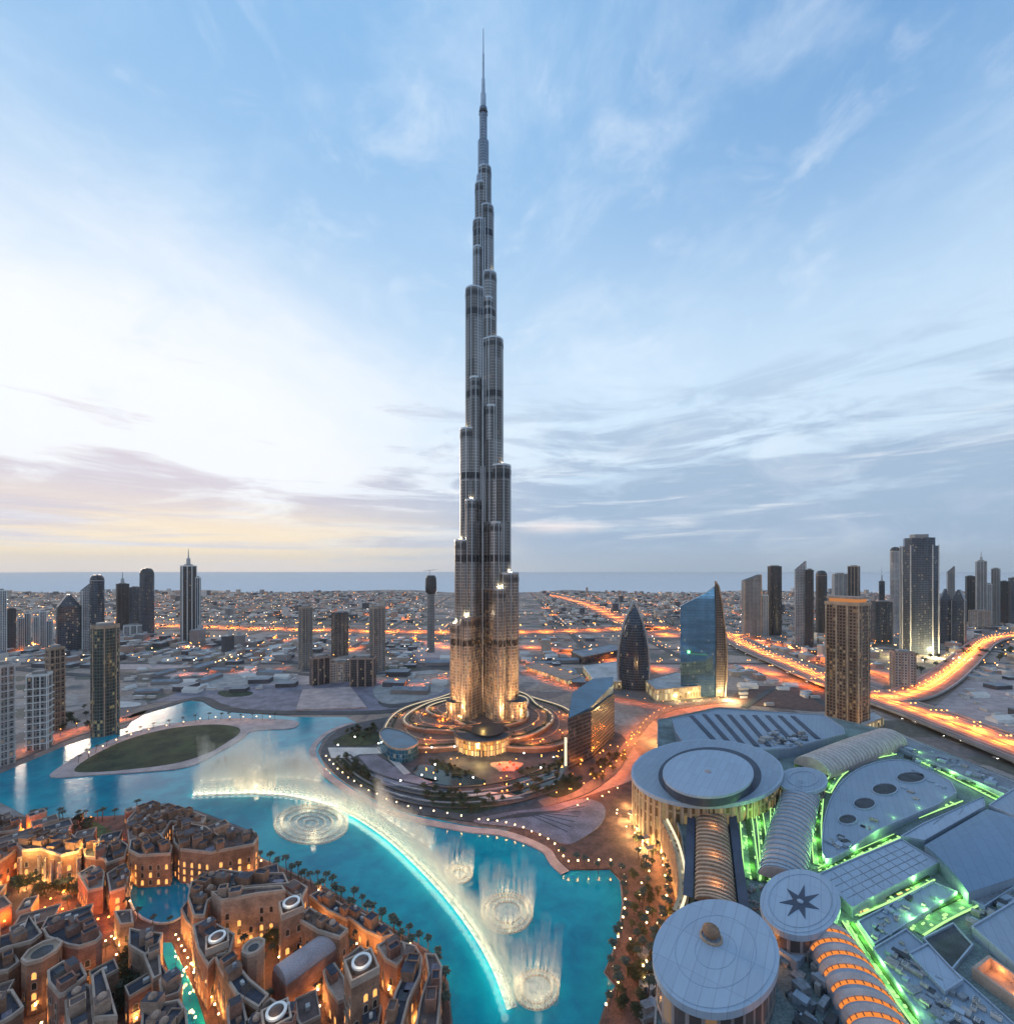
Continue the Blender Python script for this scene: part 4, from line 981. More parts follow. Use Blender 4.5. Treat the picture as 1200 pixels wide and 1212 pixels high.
mall, mp = block('shopping_mall', 'huge grey mall filling the lower right, a patchwork of flat roofs and green lit gaps', 'mall', mpl, 22, 'drum_wall', 'deck_green', 0, 0, 'concrete')
def roofpart(px, z, mat, sm=0, base=21.5, name='raised_roof', rim=True, wall='metal_roof', slope=None):
    pl = ccw(XY(smooth(px, sm, True) if sm else px, z))
    o = MB().prism(pl, base, z, 0, 0).build(name, M[wall], mall)
    if slope: MB().prism(inset(pl, .7), z - .2, slope, 0, 0).build('roof_skin', M[mat], o)
    else: MB().prism(inset(pl, .7), z - .2, z + .15, 0, 0).build('roof_skin', M[mat], o)
    if rim: MB().ringwall(inset(pl, -.05), .5, z - .6, z + .8).build('parapet', M['metal_roof_pale'], o)
    return o, pl
# upper striped roof
ra, rap = roofpart([(795, 852), (850, 840), (975, 847), (998, 862), (1000, 869), (935, 886), (880, 890), (814, 887), (800, 868)], 30, 'metal_roof')
for k in range(9):
    b = MB(); b.ribbon([P(818 + 15 * k, 848 - (2 if k else 0) + k * .3, 30), P(852 + 14.5 * k, 884 - max(0, k - 4) * 2.2, 30)], 4.2, .1, .9); b.build('roof_stripe', M['blue_dark'], ra)
for q in ((800, 845), (785, 862), (792, 878)):
    e = P(q[0] - 8, q[1] + 18); light('wall_light', (e.x, e.y, 10), 40000, (1, .55, .18), 1, mall)
# roof with four oval wells
rb_, rbp = roofpart([(977, 1018), (973, 988), (981, 950), (998, 924), (1024, 907), (1058, 900), (1085, 906), (1132, 939), (1040, 983), (1006, 1006)], 26, 'metal_roof', 3)
for cx, cy, rx, ry in ((1003, 971, 11, 6), (1023, 952, 13, 7), (1047, 935, 15, 7), (1078, 921, 17, 6.5)):
    e = ell(cx, cy, rx, ry, 32, 26.2); w_ = MB(); w_.prism(inset(e, .4), 26, 26.3, 0, 0); o = w_.build('oval_well', M['roof_dark'], rb_)
    MB().ringwall(inset(e, -.2), .5, 26, 27.0).build('rim', M['metal_roof_pale'], o)
# long slab roofs
def ridge(pl, z, rise):
    xs = [p for p in pl]; a, b_ = xs[0], xs[1]
    d = max(((xs[(i + 1) % len(xs)] - xs[i]) for i in range(len(xs))), key=lambda v: v.length).normalized(); n = Vector((-d.y, d.x))
    ts = [p.dot(n) for p in xs]; lo, hi = min(ts), max(ts)
    return lambda x, y: z + .2 + rise * (1 - ((Vector((x, y)).dot(n) - lo) / (hi - lo) * 2 - 1) ** 2)
roofpart([(968, 1036), (1066, 994), (1112, 1022), (1008, 1076)], 26.5, 'metal_roof_pale')
def barrel(px4, z, rise, mat, name='curved_roof', n=10):      # a shallow barrel roof over four corners of the picture
    a, b_, c_, d = [P(q[0], q[1], z) for q in px4]; o = MB()
    pl = ccw([q.xy for q in (a, b_, c_, d)]); w_ = MB().prism(pl, 21.5, z, 0, 0).build(name, M['metal_roof'], mall)
    L_ = [(a.lerp(d, i / n), b_.lerp(c_, i / n)) for i in range(n + 1)]
    q = [(u + Vector((0, 0, .1 + rise * (1 - (2 * i / n - 1) ** 2))), v + Vector((0, 0, .1 + rise * (1 - (2 * i / n - 1) ** 2)))) for i, (u, v) in enumerate(L_)]
    for (u, v), (s, t_) in zip(q, q[1:]): o.face([u, v, t_, s])
    o.face([x[0] for x in q]); o.face([x[1] for x in reversed(q)])
    o.build('roof_skin', M[mat], w_); return w_
barrel([(1094, 1001), (1168, 958), (1290, 1010), (1146, 1057)], 28, 2.2, 'roof_blue')
roofpart([(1066, 991), (1092, 976), (1164, 944), (1166, 955), (1094, 996)], 26, 'metal_roof_pale')
roofpart([(1170, 954), (1200, 934), (1310, 970), (1330, 1010), (1240, 984)], 26, 'metal_roof')
roofpart([(1015, 1092), (1104, 1045), (1133, 1057), (1035, 1120)], 24.5, 'metal_roof')
roofpart([(1033, 1124), (1072, 1101), (1146, 1165), (1240, 1250), (1112, 1250), (1082, 1195)], 25, 'metal_roof')
roofpart([(1075, 1130), (1098, 1118), (1140, 1162), (1118, 1176)], 26.5, 'metal_roof_pale', base=24.9)
roofpart([(1092, 1112), (1128, 1094), (1152, 1120), (1127, 1150)], 23.5, 'roof_dark')
roofpart([(1150, 1098), (1200, 1068), (1310, 1100), (1310, 1190), (1200, 1142)], 26, 'metal_roof')
roofpart([(1140, 1062), (1190, 1030), (1215, 1042), (1165, 1075)], 23.5, 'roof_grey')
roofpart([(1062, 869), (1200, 926), (1300, 966), (1300, 985), (1196, 944), (1052, 881)], 25, 'roof_grey')
# sunken orange court at the lower right
pit = ccw(XY([(1150, 1147), (1170, 1132), (1240, 1182), (1240, 1212)], 26)); 
w_ = MB().ringwall(pit, 1.0, 21.5, 26.6).build('sunken_court', M['parapet'], mall)
MB().prism(inset(pit, 1.0), 22.0, 22.5, 0, 0).build('court_floor', M['stone_tan'], w_)
for k in (.2, .5, .8):
    q = pit[0].lerp(pit[2], k); light('court_light', (q.x, q.y, 25), 700, (1, .36, .10), .5, mall)
# green lit planted gaps
plain('strip_floor', (.20, .30, .18), .8, .35, .3, fine=.7)
rg = random.Random(5)
plain('planter', (.05, .10, .03), .9, .5, .4, fine=.9)
def gap(pts, w, n, lights=2, amber=0.0, z=22.1):
    path = [P(a, b_, z) for a, b_ in smooth(pts, 8)]
    b = MB(); b.ribbon(path, w, 0, .5); o = b.build('planted_strip', M['strip_floor'], mall)
    for s_ in (-1, 1):
        b = MB(); b.ribbon(path, .55, .4, 1.0, off=s_ * (w / 2 - .4)); b.build('strip_light', M['led_amber' if amber > .6 else 'led_lime'], o)
    b = MB(); b.ribbon(path, w * .3, .4, 1.3, off=w * .12); b.build('hedge', M['planter'], o)
    l_ = MB(); L_ = sum((q - p).length for p, q in zip(path, path[1:])); st = along(path, L_ / n * 2.2)
    for q, r in st:
        off = rg.uniform(-.36, .36) * w; v = Vector((-math.sin(r), math.cos(r))) * off
        l_.box(q.x + v.x, q.y + v.y, z + .45, rg.uniform(1.2, 3.6), rg.uniform(.5, 1.1), rg.uniform(.2, .7), r + rg.choice((0, 0, 1.57)), 1 if rg.random() < amber else 0)
    l_.each('strip_light', [M['led_lime'], M['led_amber']], o)
    for i in range(lights):
        q = path[int((i + .5) / lights * (len(path) - 1))]; light('green_light', (q.x, q.y, z + 3.4), 2700, (.36, 1, .24), 1.6, mall)
gap([(882, 962), (886, 1000), (890, 1042)], 8, 40, 3); gap([(898, 960), (903, 1000), (906, 1045)], 5, 34, 2); gap([(914, 958), (914, 1000), (913, 1040)], 3, 30, 2)
gap([(969, 945), (966, 985), (970, 1026)], 6, 40, 4); gap([(1020, 990), (1072, 968), (1130, 946)], 9, 34, 4); gap([(972, 1032), (1015, 1012), (1062, 991)], 4, 40, 3)
gap([(1005, 1094), (1040, 1148), (1094, 1222)], 6, 56, 5); gap([(1074, 1098), (1105, 1080), (1142, 1063)], 12, 40, 4); gap([(966, 906), (1005, 885), (1052, 868)], 5, 34, 2)
gap([(977, 938), (993, 916), (1022, 900), (1056, 892)], 7, 40, 4); gap([(1088, 900), (1140, 926), (1192, 952)], 7, 44, 4, .4); gap([(1062, 884), (1120, 908), (1180, 936)], 6, 40, 2, .7)
gap([(1010, 1082), (1060, 1060), (1100, 1040)], 5, 40, 2, .5)
# vaulted galleries
emit('gallery_glow', (1, .30, .06), .85)
def vault(name, label, pts, wd, rise, z0, skin, rib, n_rib, glow=None):
    path = [P(a, b_, z0) for a, b_ in smooth(pts, 10)]; c0 = path[len(path) // 2]
    o = thing(name, label, 'gallery', (c0.x, c0.y, 21.9))
    fr = []
    for i, p in enumerate(path):
        tn = (path[min(i + 1, len(path) - 1)] - path[max(i - 1, 0)]).normalized(); fr.append((p, Vector((-tn.y, tn.x, 0)), tn))
    def arc(p, n, g=0.0): return [p + n * (wd / 2 + g) * math.cos(math.pi * k / 12) + Vector((0, 0, (rise + g) * math.sin(math.pi * k / 12))) for k in range(13)]
    b = MB()
    for (p, n, _), (q, m_, _) in zip(fr, fr[1:]):
        A, B = arc(p, n), arc(q, m_)
        for k in range(12): b.face([A[k], A[k + 1], B[k + 1], B[k]])
        for s in (1, -1): b.face([p + n * s * wd / 2, q + m_ * s * wd / 2, q + m_ * s * wd / 2 - Vector((0, 0, z0 - 21.9)), p + n * s * wd / 2 - Vector((0, 0, z0 - 21.9))])
    b.face(arc(fr[0][0], fr[0][1])); b.face(arc(fr[-1][0], fr[-1][1])[::-1])
    b.build('vault', M[skin], o, False)
    r_ = MB(); gl = MB(); mu = MB(); N = n_rib
    for j in range(N):
        s = (j + .5) / N * (len(fr) - 1); i = min(int(s), len(fr) - 2); f_ = s - i
        p = fr[i][0].lerp(fr[i + 1][0], f_); n = fr[i][1].lerp(fr[i + 1][1], f_).normalized(); tn = fr[i][2]
        hw = sum((q[0] - p_[0]).length for p_, q in zip(fr, fr[1:])) / N * (.27 if glow else .16)
        def band(mb, s0, s1, g, k0=0, k1=12):
            if mb is r_ or k0 == 1: mb.mark()
            A, B = arc(p + tn * s0, n, g), arc(p + tn * s1, n, g); A0, B0 = arc(p + tn * s0, n, -.2), arc(p + tn * s1, n, -.2)
            for k in range(k0, k1):
                mb.face([A[k], A[k + 1], B[k + 1], B[k]]); mb.face([A0[k], A[k], A[k + 1], A0[k + 1]][::-1]); mb.face([B0[k], B[k], B[k + 1], B0[k + 1]])
        band(r_, -hw, hw, .55)
        if glow:
            band(gl, hw + .2, hw * 2.0, .3, 1, 11)
            for k in range(2, 11, 1):
                a_, c_ = arc(p + tn * (hw + .2), n, .35)[k], arc(p + tn * (hw * 2.0), n, .35)[k]; mu.tube(a_, c_, .22, None, 4)
    r_.each('rib', M[rib], o)
    if glow: gl.each('lit_glazing', M[glow], o); mu.each('glazing_bar', M['darkmetal'], o)
    return o
vault('vaulted_gallery', 'curved ribbed tan barrel vaulted gallery running up to the small round roof', [(949, 936), (942, 962), (932, 1000), (926, 1045)], 21, 7, 26, 'vault_tan', 'metal_roof', 24)
vault('vaulted_gallery', 'ribbed barrel vaulted gallery with amber lit ribs at the lower edge', [(978, 1112), (1003, 1152), (1034, 1210), (1062, 1262)], 20, 7, 26, 'metal_roof', 'vault_tan', 9, 'gallery_glow')
vault('vaulted_gallery', 'long ribbed vaulted gallery leading from the small round roof to the far corner', [(960, 911), (988, 899), (1018, 887), (1054, 875)], 25, 9, 26, 'vault_tan', 'paleconcrete', 24)
vg = vault('glazed_gallery', 'straight brown glazed gallery roof joining the two big round halls', [(841, 955), (843, 990), (845, 1030), (847, 1072)], 17, 3, 27, 'gallery_brown', 'stone_tan', 26)
for s in (-1, 1):
    b = MB(); b.ribbon([P(842, 955, 26.5), P(847, 1072, 26.5)], 4.5, -4, .6, off=s * 12); b.build('side_roof', M['blue_dark'], mall)
for q in ((845, 985), (846, 1020), (848, 1055)):
    e = P(*q, 27); light('gallery_light', (e.x, e.y, 33), 900, (1, .5, .15), .5, vg)
# round halls
def drum(name, label, e_px, z, wall, roof, z0=0.0, n=56, inner=None):
    e = ell(*e_px, n, z); c_ = sum(e, Vector((0, 0))) / n
    o = thing(name, label, 'hall', (c_.x, c_.y, z0))
    MB().prism(e, z0, z - 2.5, 0, 0, top=False).build('wall', M[wall], o)
    MB().prism(inset(e, -1.2), z - 2.5, z, 0, 0, bottom=True).build('cornice', M['metal_roof_pale'], o)
    MB().prism(inset(e, .3), z - .2, z + .2, 0, 0).build('roof', M[roof], o)
    return o, e, c_
d1, e1, c1 = drum('round_hall', 'large round hall with a raised pale disc on its ringed roof behind the brown gallery', (837, 914, 88, 38), 36, 'drum_wall', 'metal_roof')
MB().prism(ell(840, 919, 61, 34, 56, 36.2), 36, 36.6, 0, 0).build('shadow_ring', M['blue_dark'], d1)  # flat dark slab paints the shadow ring round the raised disc
i_ = ell(838, 916, 52, 27, 56, 43)
MB().prism(i_, 36.5, 43, 0, 0, top=False).build('upper_wall', M['blue_dark'], d1)
MB().prism(inset(i_, -1), 42, 43.5, 0, 0, bottom=True).build('raised_disc', M['metal_roof_pale'], d1)
MB().lathe([(2.2, 43.5), (1.8, 44.3), (0, 44.8)], sum(p.x for p in i_) / 56, sum(p.y for p in i_) / 56, 16).build('finial', M['vault_tan'], d1)
b = MB()
for k in range(0, 56):
    if e1[k].x < c1.x + 20 and e1[k].y < c1.y + 30: b.box(e1[k].x, e1[k].y, 0, 1.2, 1.2, 33, math.atan2(e1[k].y - c1.y, e1[k].x - c1.x))
b.each('pilaster', M['stone_tan'], d1)
for k in range(56):
    if k % 3 == 0 and e1[k].x < c1.x and e1[k].y < c1.y + 20:
        v = (e1[k] - c1).normalized() * 7; light('wall_wash', (e1[k].x + v.x, e1[k].y + v.y, 5), 9000, (1, .66, .24), .6, d1)
for k, (a, c_) in enumerate(((748, 962), (757, 978), (764, 992), (770, 1004))):
    e = P(a, c_, 6); cv = thing('canopy', 'gold lit entrance canopy at the foot of the ringed round hall, %s of four' % ('farthest', 'second farthest', 'second nearest', 'nearest')[k], 'canopy', (e.x, e.y, .8))
    b = MB(); b.box(e.x, e.y, 6, 7, 3.5, .6, .9 - .2 * k); b.build('roof_slab', M['parapet'], cv)
    b = MB(); b.box(e.x, e.y, 5.6, 6, 2.6, .3, .9 - .2 * k); b.build('ceiling_light', M['cream_glow'], cv)
    b = MB()
    for s in (-2.6, 2.6): b.lathe([(.25, .8), (.25, 5.6)], e.x + s * math.cos(.9 - .2 * k), e.y + s * math.sin(.9 - .2 * k), 8)
    b.each('column', M['stone_tan'], cv); light('canopy_light', (e.x - 3, e.y - 3, 4), 2500, (1, .68, .28), .4, cv)
# curved lit west front between the halls
fr_ = smooth([(786, 972), (799, 1000), (806, 1030), (807, 1058), (800, 1080)], 6); wf = [P(a, b_, 24) for a, b_ in fr_]
c0 = wf[len(wf) // 2]; wo_ = thing('curved_front', 'curved glazed front lit yellow between the two big round halls facing the promenade', 'facade', (c0.x, c0.y, 0))
MB().ribbon(wf, 3, -24, .6).build('wall', M['drum_wall'], wo_)
MB().ribbon(wf, 1.0, .5, 1.6, off=-1.8 if wf[0].y < wf[-1].y else 1.8).build('lit_edge', M['cream_glow'], wo_)
b = MB()
for q, r in along(wf, 3.0): b.box(q.x - 1.9, q.y, 0, .7, .7, 24.2, r)
b.each('pilaster', M['stone_tan'], wo_)
for q, r in along(wf, 9.0): light('front_light', (q.x - 6, q.y, 5), 2400, (1, .50, .14), .6, wo_)
d2, e2, c2 = drum('round_hall', 'large round hall with a plain pale disc roof and orange ball finial at the bottom', (847, 1131, 71, 64), 38, 'drum_wall_low', 'metal_roof_pale')
MB().lathe([(4.2, 38.2), (4.2, 38.8), (3.5, 39.0)], c2.x + 1, c2.y + 6, 20).build('finial_base', M['stone_tan'], d2)
MB().lathe([(1.6, 38.8), (2.8, 39.6), (3.3, 40.8), (2.9, 42), (1.7, 42.9), (0, 43.2)], c2.x + 1, c2.y + 6, 20).build('finial', M['gallery_brown'], d2)
for r0 in (.35, .68):
    MB().ringwall([c2 + (p - c2) * r0 for p in e2], .15, 38.1, 38.26).build('roof_seam', M['metal_roof'], d2)
b = MB()
for k in range(14):
    a = R(-62) + R(128) * 0; an = R(215) + R(9) * k; v = Vector((math.cos(an), math.sin(an)))
    b.box(c2.x + v.x * 28.5, c2.y + v.y * 28.5, 20, 6.5, 2.6, 6, an)
b.each('louvre', M['blue_dark'], d2)
for an in (-60, -30, 0, 30): light('hall_glow', (c2.x + 31 * math.cos(R(an)), c2.y + 31 * math.sin(R(an)), 25), 2600, (1, .36, .07), .6, d2)
d3, e3, c3 = drum('round_hall', 'round roof with a dark seven pointed star beside the vaulted galleries', (947, 1068, 44, 37), 34, 'drum_wall_low', 'metal_roof_pale', 21.9)
st_ = []
for k in range(14):
    a = 2 * math.pi * k / 14 + .2; r_ = .56 if k % 2 == 0 else .21
    q = (947 + 44 * r_ * math.sin(a), 1068 - 37 * r_ * math.cos(a)); st_.append(P(*q, 34.3).xy)
MB().prism(st_, 34.1, 34.4, 0, 0).build('star', M['blue_dark'], d3)
q = P(947, 1068, 34.3); MB().lathe([(1.2, 34.4), (1.2, 34.9), (0, 35.1)], q.x, q.y, 14).build('star_centre', M['metal_roof_pale'], d3)
MB().ringwall([c3 + (p - c3) * .86 for p in e3], .3, 34.1, 34.35).build('roof_seam', M['metal_roof'], d3)
d4, e4, c4 = drum('round_hall', 'small round grey roof between the ringed hall and the oval welled roof', (950, 923, 27, 14), 33, 'drum_wall_low', 'metal_roof', 21.9)
MB().ringwall([c4 + (p - c4) * .66 for p in e4], .5, 33.1, 33.7).build('roof_seam', M['metal_roof_pale'], d4)
# seams, ducts and small plant rooms over the roofs
def seams(px4, z, n, m_='roof_grey'):
    a, b_, c_, d = [P(q[0], q[1], z) for q in px4]
    for i in range(1, n):
        u, v = a.lerp(d, i / n), b_.lerp(c_, i / n); b = MB(); b.ribbon([u, v], .3, -.05, .12); b.build('roof_seam', M[m_], mall)
seams([(974, 1037), (1066, 997), (1107, 1022), (1010, 1071)], 26.65, 5); seams([(1066, 997), (1107, 1022), (1010, 1071), (974, 1037)], 26.66, 9)
seams([(1070, 989), (1092, 977), (1162, 948), (1164, 954)], 26.15, 3)
def clutter(poly, z, n, hs, ws=(2, 7)):
    for _ in range(n):
        for _t in range(40):
            a, c_ = rg.uniform(min(p[0] for p in poly), max(p[0] for p in poly)), rg.uniform(min(p[1] for p in poly), max(p[1] for p in poly))
            if inside(a, c_, poly): break
        e = P(a, c_, z); b = MB(); b.box(e.x, e.y, z, rg.uniform(*ws), rg.uniform(*ws) * .7, rg.uniform(*hs), rg.choice((.62, .62, .62 + math.pi / 2, .3)))
        b.build('plant_box', M[rg.choice(('roof_grey', 'metal_roof', 'concrete', 'roof_dark', 'metal_roof_pale'))], mall)
clutter([(905, 1060), (925, 1095), (980, 1108), (985, 1135), (1035, 1212), (940, 1230), (925, 1150)], 22.1, 44, (1, 5))
clutter([(1045, 1132), (1070, 1110), (1190, 1225), (1120, 1225)], 25.1, 30, (.4, 1.6), (1.5, 6))
clutter([(1020, 1092), (1104, 1048), (1128, 1057), (1036, 1114)], 24.6, 14, (.4, 1.4), (1.5, 5))
clutter([(1140, 1090), (1190, 1050), (1215, 1060), (1165, 1120)], 22.1, 30, (.8, 3), (1.5, 6))
clutter([(905, 866), (960, 868), (958, 884), (900, 884)], 30.2, 26, (.8, 3), (2, 8))
clutter([(1075, 892), (1195, 938), (1195, 946), (1070, 900)], 22.1, 40, (.8, 3), (2, 8))
clutter([(1060, 872), (1195, 928), (1192, 938), (1056, 880)], 25.1, 22, (.6, 2), (2, 9))
clutter([(972, 1000), (1005, 985), (1040, 968), (1000, 1006)], 26.2, 12, (.5, 1.5), (1.5, 5))
clutter([(1085, 905), (1125, 932), (1070, 960), (1060, 935)], 26.2, 8, (.5, 1.2), (1.5, 5))
clutter([(760, 1130), (780, 1150), (772, 1212), (755, 1212)], .9, 10, (2, 5), (3, 7))
# roof machinery
ru = thing('rooftop_unit', 'small boxy grey cooling unit standing on the mall roofs', 'cooling unit', (0, 0, 0), 'cooling units on the mall roofs')
b = MB(); b.box(0, 0, .25, 3.4, 2.2, 1.7); b.build('casing', M['paleconcrete'], ru)
b = MB(); b.lathe([(.8, 1.95), (.8, 2.2), (.55, 2.2), (.5, 2.0)], -.8, 0, 12); b.lathe([(.8, 1.95), (.8, 2.2), (.55, 2.2), (.5, 2.0)], .8, 0, 12); b.each('fan', M['roof_grey'], ru)
b = MB()
for s in (-1.4, 1.4): b.box(s, 0, 0, .2, 2, .25)
b.each('foot', M['darkmetal'], ru)
go = copier(ru)
for px, z, n in (([(910, 862), (960, 868), (955, 884), (905, 882)], 30.2, 22), ([(1045, 1130), (1072, 1108), (1190, 1215), (1110, 1215)], 25.2, 26), ([(1150, 1085), (1195, 1050), (1215, 1055), (1165, 1090)], 22.2, 14), ([(1030, 1100), (1100, 1056), (1120, 1058), (1035, 1112)], 24.7, 10),
                 ([(1090, 890), (1190, 934), (1190, 940), (1085, 896)], 22.2, 12), ([(970, 1000), (1040, 975), (1000, 1005), (970, 1015)], 26.2, 5), ([(880, 1050), (905, 1050), (900, 1085), (885, 1080)], 22.2, 12)):
    for _ in range(n):
        for _t in range(30):
            a, c_ = rg.uniform(min(p[0] for p in px), max(p[0] for p in px)), rg.uniform(min(p[1] for p in px), max(p[1] for p in px))
            if inside(a, c_, px): break
        e = P(a, c_, z); go(e, rg.choice((.6, .6 + math.pi / 2)), rg.uniform(.45, .8))
# ================================================================== THE SAND COLOURED QUARTER ON THE LOWER LEFT
ro = random.Random(12)
def wall_mat(name, col):
    m_, t = newmat(name); geo = t.n('ShaderNodeNewGeometry'); uvn = t.n('ShaderNodeUVMap')
    sp = t.n('ShaderNodeSeparateXYZ'); t.put(sp.inputs[0], uvn.outputs[0])
    n = t.noise(geo.outputs['Position'], .2, 6, .65); n2 = t.noise(geo.outputs['Position'], 1.4, 4, .6)
    c = t.mix(t.rng(n, .3, .7), tuple(v * .58 for v in col), tuple(v * 1.22 for v in col))
    c = t.mix(.35, c, t.mix(1.0, c, t.mix(t.rng(n2, .3, .7), (.55, .55, .55), (1.4, 1.4, 1.4)), 'MULTIPLY'))
    course = t.m('LESS_THAN', t.m('FRACT', t.m('DIVIDE', sp.outputs[1], 4.2)), .07)
    c = t.mix(t.m('MULTIPLY', course, .4), c, tuple(v * .55 for v in col))
    b = t.n('ShaderNodeBsdfPrincipled'); t.put(b.inputs['Base Color'], c); b.inputs['Roughness'].default_value = .9
    out(t, b.outputs[0])
wall_mat('adobe', (.29, .155, .10)); wall_mat('adobe_pink', (.30, .145, .105)); wall_mat('adobe_pale', (.36, .24, .18))
plain('flat_roof', (.034, .038, .056), .8, .45, .25, fine=.7); plain('flat_roof_tan', (.13, .085, .075), .85, .25, .2, fine=.5)
plain('barrel_lilac', (.36, .29, .30), .8, .12, .15, fine=.3)
plain('window_dark', (.03, .025, .025), .3, .3, 1.0)
emit('window_lit', (1, .40, .10), 1.5)
def window_mesh(pane):
    b = MB(); w, h, d = 1.5, 2.1, .18
    b.box(-w / 2 - .12, -d / 2, 0, .24, d, h); b.box(w / 2 + .12, -d / 2, 0, .24, d, h); b.box(0, -d / 2 - .1, -.22, w + .7, d + .2, .22)
    for k in range(6):
        a, c_ = math.pi * k / 6, math.pi * (k + 1) / 6; r = w / 2; R2 = r + .26
        b.face([(R2 * math.cos(a), -d, h + R2 * math.sin(a)), (r * math.cos(a), -d, h + r * math.sin(a)), (r * math.cos(c_), -d, h + r * math.sin(c_)), (R2 * math.cos(c_), -d, h + R2 * math.sin(c_))])
        b.face([(R2 * math.cos(a), 0, h + R2 * math.sin(a)), (R2 * math.cos(a), -d, h + R2 * math.sin(a)), (R2 * math.cos(c_), -d, h + R2 * math.sin(c_)), (R2 * math.cos(c_), 0, h + R2 * math.sin(c_))])
    b.face([(-w / 2, -.05, 0), (w / 2, -.05, 0), (w / 2, -.05, h)] + [(w / 2 * math.cos(math.pi * k / 6), -.05, h + w / 2 * math.sin(math.pi * k / 6)) for k in range(1, 6)] + [(-w / 2, -.05, h)], None, 1)
    o = b.build('window', [M['parapet'], M[pane]]); me = o.data
    off = o.location.copy(); me.transform(Matrix.Translation(off)); bpy.data.objects.remove(o); return me
WM = [window_mesh('window_dark'), window_mesh('window_lit')]
placed = []
def add_windows(o, pl, z0, z1, step=4.0, lit=.18, cap=46):
    og_ = origin(o); pl = ccw(pl); n = 0
    for i in range(len(pl)):
        a, b = pl[i], pl[(i + 1) % len(pl)]; e = b - a; L_ = e.length
        if L_ < 4: continue
        nm = Vector((e.y, -e.x)).normalized(); mid = (a + b) / 2
        if nm.dot(-mid.normalized()) < .05: continue
        k = max(1, int(L_ / step)); rows = max(1, int((z1 - z0 - 3) / 4.2))
        for r in range(rows):
            for j in range(k):
                if n >= cap or ro.random() < .12: continue
                q = a + e * ((j + .5) / k) + nm * .02
                w = bpy.data.objects.new('window', WM[1 if ro.random() < lit * (1.8 if r == 0 else 1) else 0]); COL.objects.link(w)
                w.parent = o; w.location = Vector((q.x, q.y, z0 + 1.6 + r * 4.2)) - og_; w.rotation_euler = (0, 0, math.atan2(nm.x, -nm.y)); n += 1
def house(label, px, z, wall='adobe', roof='flat_roof', lit=.18, sm=0, name='quarter_house', win=True, extra=True, z0=.8, group=None):
    o, pl = block(name, label, 'house', px, z, wall, roof, z0, sm, 'parapet', group, rimh=1.1)
    placed.append(pl)
    if win: add_windows(o, pl, z0, z, 4.0, lit)
    if extra:
        A = abs(area2(pl)) / 2; ea = max(((pl[(i + 1) % len(pl)] - pl[i]) for i in range(len(pl))), key=lambda v: v.length); rt_ = math.atan2(ea.y, ea.x); n = 0; rooms = []
        def spot(mg):
            for _ in range(30):
                q = Vector((ro.uniform(min(p.x for p in pl), max(p.x for p in pl)), ro.uniform(min(p.y for p in pl), max(p.y for p in pl))))
                if inside(q.x, q.y, inset(pl, mg)) and all((q - p).length > mg for p in pl) and all((q - c_).length > mg + k for c_, k in rooms): return q
        for _ in range(max(1, int(A / 48))):
            w, d, h = ro.uniform(3.2, 7.0), ro.uniform(2.8, 5.2), ro.uniform(2.4, 5.2); q = spot(max(w, d) * .42)
            if q is None: continue
            rooms.append((q, max(w, d) * .4)); zz = z + .1
            rp = [q + Matrix.Rotation(rt_, 2) @ Vector(v) for v in ((-w / 2, -d / 2), (w / 2, -d / 2), (w / 2, d / 2), (-w / 2, d / 2))]
            t_ = MB().prism(rp, zz, zz + h, 0, 1).build('roof_room', [M[wall], M[ro.choice(('flat_roof', 'flat_roof', 'flat_roof', 'flat_roof_tan'))]], o)
            kk = ro.random()
            if kk < .5: MB().ringwall(inset(rp, -.05), .35, zz + h - .3, zz + h + .6).build('parapet', M[wall], t_)
            elif kk < .68: MB().lathe([(1.5, zz + h), (1.4, zz + h + .7), (.9, zz + h + 1.3), (0, zz + h + 1.6)], q.x, q.y, 12).build('dome', M['adobe_pale'], t_)
            elif kk < .84:
                b = MB(); b.lathe([(.7, zz + h), (.7, zz + h + 1.4), (0, zz + h + 1.6)], q.x + .6, q.y, 10); b.build('water_tank', M[ro.choice(('paleconcrete', 'roof_grey'))], t_)
        for _ in range(int(A / 30)):
            q = spot(2.2)
            if q is None: continue
            k = ro.random()
            if k < .14:
                b = MB()
                for j in range(6): b.box(q.x + math.cos(rt_) * (j - 2.5) * .7, q.y + math.sin(rt_) * (j - 2.5) * .7, z + 2.4, .18, 3.4, .18, rt_)
                for u_, v_ in ((-1, -1), (1, -1), (1, 1), (-1, 1)): b.box(q.x + math.cos(rt_) * u_ * 1.7 - math.sin(rt_) * v_ * 1.5, q.y + math.sin(rt_) * u_ * 1.7 + math.cos(rt_) * v_ * 1.5, z + .1, .2, .2, 2.3, rt_)
                b.build('pergola', M['trunk'], o); rooms.append((q, 2.2))
            elif k < .5:
                b = MB(); b.box(q.x, q.y, z + .1, ro.uniform(3, 6), ro.uniform(2.5, 4.5), .16, rt_); b.build('terrace', M[ro.choice(('brick_paving', 'lilac_paving', 'roof_dark', 'flat_roof_tan'))], o); rooms.append((q, 1.5))
            else:
                b = MB(); b.box(q.x, q.y, z + .1, ro.uniform(1.0, 2.2), ro.uniform(1.0, 1.8), ro.uniform(.7, 1.6), rt_); b.build('roof_box', M[ro.choice(('adobe_pale', 'paleconcrete', 'adobe', 'darkmetal'))], o); rooms.append((q, 1.0))
    return o, pl
h_ = house
h_('L shaped house with dark roof terraces at the left edge, lower left', [(-30, 1120), (7, 1109), (27, 1101), (34, 1086), (50, 1107), (38, 1116), (7, 1124), (-30, 1140)], 20)
